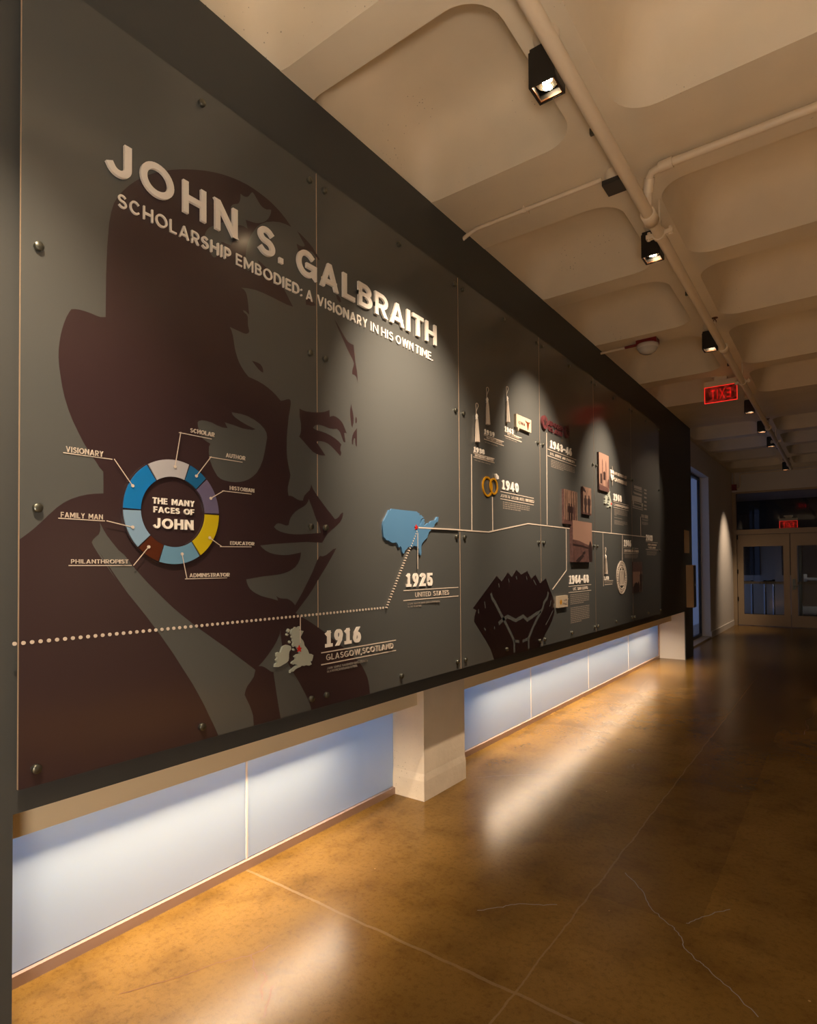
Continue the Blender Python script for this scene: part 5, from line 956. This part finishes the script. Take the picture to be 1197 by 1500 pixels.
t = thing('junction_box', 'small brown junction box with round cream canopy above the pipe', 'box', (.965, 3.32, 3.54))
mb = MB(); mb.box(.915, 1.035, 3.255, 3.375, 3.545, 3.572); part(mb, 'cover', m_screen, t)
mb = MB(); mb.lathe([(.0, 3.572), (.055, 3.572), (.06, 3.60), (.06, 3.63)], 'z', (.975, 3.315, 0), 24); part(mb, 'canopy', m_pipe, t)
# spotlights
def spot(lb, x, y):
    t = thing('spotlight', lb, 'spotlight', (x, y, ZC), 'black ceiling spotlights')
    s = .056; zt, zb = -.085, -.232
    mb = MB(); mb.lathe([(.055, 0), (.053, -.02), (.042, -.04), (.022, -.055), (.012, -.06), (.012, -.075)], 'z', (0, 0, 0), 20); mb.build('canopy', m_pipe, t)
    mb = MB()
    for k in range(9): mb.box(-s+.004, s-.004, -s+.004+k*(2*s-.008)/9, -s+.004+(k+.55)*(2*s-.008)/9, -.085, -.07)
    mb.box(-s+.006, s-.006, -s+.006, s-.006, -.09, -.078); mb.build('heat_sink', m_dark, t)
    mb = MB(); w = .005
    mb.box(-s, s, -s, s, -.09, -.086); mb.box(-s, -s+w, -s, s, zb, -.09); mb.box(s-w, s, -s, s, zb, -.09); mb.box(-s+w, s-w, -s, -s+w, zb, -.09); mb.box(-s+w, s-w, s-w, s, zb, -.09)
    mb.build('housing', m_dark, t)
    mb = MB(); e = s-w; g = .006; z0 = zb+.004
    mb.box(-e, e, -e, -e+g, z0, z0+.006); mb.box(-e, e, e-g, e, z0, z0+.006); mb.box(-e, -e+g, -e+g, e-g, z0, z0+.006); mb.box(e-g, e, -e+g, e-g, z0, z0+.006); mb.build('bezel', m_brass, t)
    mb = MB(); mb.lathe([(.012, -.15), (.028, -.155), (.040, -.17), (.045, -.195)], 'z', (0, 0, 0), 20); mb.build('reflector', m_chrome, t)
    mb = MB(); mb.tube([(-.018, .0, -.188), (.018, .0, -.188)], .007, 10); mb.build('bulb', m_bulb, t)
    return t
slab = ['nearest black square spotlight hung beside the thick pipe', 'second black spotlight, just past the pipe clamp', 'third black spotlight, just past a brass sprinkler head', 'black spotlight just past the red exit sign', 'black spotlight fifth along the pipe, over the wall end', 'black spotlight sixth along the pipe, near the tall window', 'farthest black spotlight where the pipe ends']
proto = None
for lb, (y, tg, pw) in zip(slab, SPOTS):
    if proto is None: proto = spot(lb, SPOT_X, y)
    else:
        c = copy_tree(proto); c.location = (SPOT_X, y, ZC); c['label'] = lb
for k, (x, y, tg, pw, cone, bl) in enumerate(ADDED_SPOTS):
    c = copy_tree(proto); c.location = (x, y, ZC); c['label'] = ('black ceiling spotlight over the near end of the dark wall, before the first in view', 'unseen black ceiling spotlight added for the light pool at the right edge', 'unseen black ceiling spotlight added beside the right wall, level with the column')[k]
# drum-shaped fill light, added out of view to brighten ceiling and walls
LX, LY, LZ = 2.25, -.55, 1.1
m_shade = mat('fill_lamp_glow', (250, 235, 210), .6); b = m_shade.node_tree.nodes['Principled BSDF']
b.inputs['Emission Color'].default_value = (1, .865, .735, 1); b.inputs['Emission Strength'].default_value = FILL_GLOW
t = thing('added_fill_lamp', 'drum-shaded fill lamp added out of view at the right', 'lamp', (LX, LY, 0))
mb = MB(); mb.lathe([(0, 0), (.15, 0), (.15, .02), (.02, .035), (.012, .05), (.012, LZ-.1), (0, LZ-.1)], 'z', (LX, LY, 0), 20); part(mb, 'stand', m_dark, t)
mb = MB(); mb.lathe([(.22, LZ-.18), (.20, LZ+.18)], 'z', (LX, LY, 0), 16); part(mb, 'fill_shade', m_shade, t)
m_bowl = m_shade.copy(); m_bowl.name = 'fill_lamp_top_glow'; m_bowl.node_tree.nodes['Principled BSDF'].inputs['Emission Strength'].default_value = FILL_GLOW*8
mb = MB(); mb.lathe([(0, LZ-.02), (.205, LZ-.015)], 'z', (LX, LY, 0), 16); part(mb, 'fill_disc', m_bowl, t)
# smoke detector
t = thing('smoke_detector', 'white domed detector on a red box at the end of a short conduit', 'detector', (.44, 6.0, 3.55))
mb = MB(); mb.tube([(-.01, 6.0, 3.60), (.30, 6.0, 3.606)], .012, 10); part(mb, 'conduit', m_pipe, t)
mb = MB(); mb.box(.36, .55, 5.94, 6.06, 3.585, 3.63); mb.tube([(.24, 6.0, 3.605), (.37, 6.0, 3.607)], .013, 10); part(mb, 'red_box', m_red, t)
mb = MB(); mb.lathe([(.0, 3.588), (.098, 3.588), (.10, 3.57), (.098, 3.555), (.092, 3.55)], 'z', (.455, 6.0, 0), 28); part(mb, 'base', m_white, t)
mb = MB(); mb.lathe([(.092, 3.55), (.075, 3.52), (.045, 3.50), (.0, 3.495)], 'z', (.455, 6.0, 0), 28); part(mb, 'dome', m_lens, t)
# exit signs
def exit_sign(lb, x, y, zt, w=.345):
    t = thing('exit_sign', lb, 'exit sign', (x, y, zt))
    mb = MB(); mb.box(x-.09, x+.09, y-.05, y+.05, zt-.025, zt); mb.box(x-.06, x+.07, y-.03, y+.03, zt-.07, zt-.02); part(mb, 'mount', m_pipe, t)
    mb = MB(); mb.box(x-w/2, x+w/2, y-.03, y+.03, zt-.125, zt-.065); part(mb, 'housing', m_pipe, t)
    a, b, z0, z1 = x-w/2, x+w/2, zt-.315, zt-.125
    mb = MB(); mb.box(a+.008, b-.008, y-.004, y+.004, z0+.008, z1-.002); part(mb, 'acrylic_plate', m_exitp, t)
    e = .006
    mb = MB(); mb.box(a, a+e, y-.005, y+.005, z0, z1); mb.box(b-e, b, y-.005, y+.005, z0, z1); mb.box(a+e, b-e, y-.005, y+.005, z0, z0+e); mb.box(a+e, b-e, y-.005, y+.005, z1-e*.8, z1); part(mb, 'glowing_edge', m_exitr, t)
    # the word stands on the far face, read from the other side
    pcs, adv = text_pieces('EXIT', .17, gap=.18); mb = MB(); k = (w*.62)/adv
    for g in pcs:
        for q in g:
            p = [(x+w*.31-c[0]*k, z0+.04+c[1]*.115) for c in q]
            n = len(p); mb.add([(u, y+.0048, v) for u, v in p], [tuple(range(n))])
    part(mb, 'word', m_exitl, t)
    return t
exit_sign('red edge-lit exit sign hung from the ceiling beside the pipe', .83, 7.72, 3.66)
exit_sign('red exit sign glowing behind the transom glass above the doors', .915, 16.55, 2.585, .36)
# far corner devices
t = thing('fire_alarm', 'small red alarm box in the far corner below two conduits', 'alarm', (-.10, 15.9, 3.2))
mb = MB(); mb.box(-.17, -.07, 15.90, 15.99, 3.20, 3.34); part(mb, 'box', m_red, t)
mb = MB(); mb.tube([(-.13, 15.96, 3.34), (-.13, 15.96, 3.62), (-.11, 15.96, 3.68), (-.05, 15.96, 3.71), (.25, 15.96, 3.71)], .014, 8); part(mb, 'conduit', m_pipe, t)
mb = MB(); mb.tube([(-.07, 15.96, 3.24), (-.02, 15.96, 3.25), (0, 15.96, 3.29), (0, 15.96, 3.55), (.04, 15.96, 3.58), (4.5, 15.96, 3.58)], .014, 8); part(mb, 'conduit', m_pipe, t)
t = thing('strobe_light', 'small black strobe box high on the end wall', 'strobe', (.30, 15.95, 3.68))
mb = MB(); mb.box(.22, .40, 15.92, 15.99, 3.67, 3.73); part(mb, 'box', m_dark, t)
mb = MB(); mb.lathe([(.03, 3.67), (.028, 3.65), (0, 3.64)], 'z', (.31, 15.95, 0), 12); part(mb, 'lens', m_lens, t)
# cabinet and notice at the wall end
t = thing('wall_dispenser', 'tan-sided slim box fixed at the far end of the dark wall', 'dispenser', (.05, 9.9, .78))
mb = MB(); mb.box(.0, .105, 9.86, 10.02, .79, 1.44); part(mb, 'case', m_beige, t)
mb = MB(); mb.box(.105, .111, 9.862, 10.018, .80, 1.43); part(mb, 'front_plate', m_screen, t)
mb = MB(); mb.box(.111, .114, 9.93, 9.95, 1.12, 1.15); part(mb, 'indicator', m_letter, t)
t = thing('wall_notice', 'small pale notice above the slim box on the dark wall', 'sign', (.004, 9.95, 1.6))
mb = MB(); mb.prism([(9.77, 1.625), (10.10, 1.625), (10.10, 1.975), (9.77, 1.975)], 0, .006); part(mb, 'card', m_beige, t)
# belt posts in the vestibule
ps = [(.02, 17.7, 'leftmost chrome belt post behind the left glass door'), (.29, 17.9, 'middle chrome belt post behind the left glass door'), (.40, 18.9, 'rightmost chrome belt post behind the left glass door')]
proto = None
for x, y, lb in ps:
    if proto is None:
        t = proto = thing('belt_post', lb, 'post', (x, y, .004), 'chrome belt posts in the vestibule')
        mb = MB(); mb.lathe([(0, 0), (.12, 0), (.12, .012), (.04, .03), (.03, .035)], 'z'); mb.build('base', m_steel, t)
        mb = MB(); mb.tube([(0, 0, .03), (0, 0, .95)], .028, 14); mb.build('pole', m_steel, t)
        mb = MB(); mb.tube([(0, 0, .95), (0, 0, 1.02)], .034, 14); mb.build('belt_head', m_belt, t)
    else:
        t = copy_tree(proto); t.location = (x, y, .004); t['label'] = lb
for (x0, y0, x1, y1, lb) in ((.30, 17.95, .40, 18.85, 'black belt stretched from the middle post'), (-.55, 17.75, -.01, 17.7, 'black belt stretched left from the leftmost post')):
    t = thing('retractable_belt', lb, 'belt', (x0, y0, .96))
    mb = MB(); mb.add([(x0, y0, .965), (x1, y1, .965), (x1, y1, 1.01), (x0, y0, 1.01), (x0, y0+.002, .965), (x1, y1+.002, .965), (x1, y1+.002, 1.01), (x0, y0+.002, 1.01)], [(0, 1, 2, 3), (5, 4, 7, 6), (3, 2, 6, 7), (1, 0, 4, 5)]); part(mb, 'strap', m_belt, t)
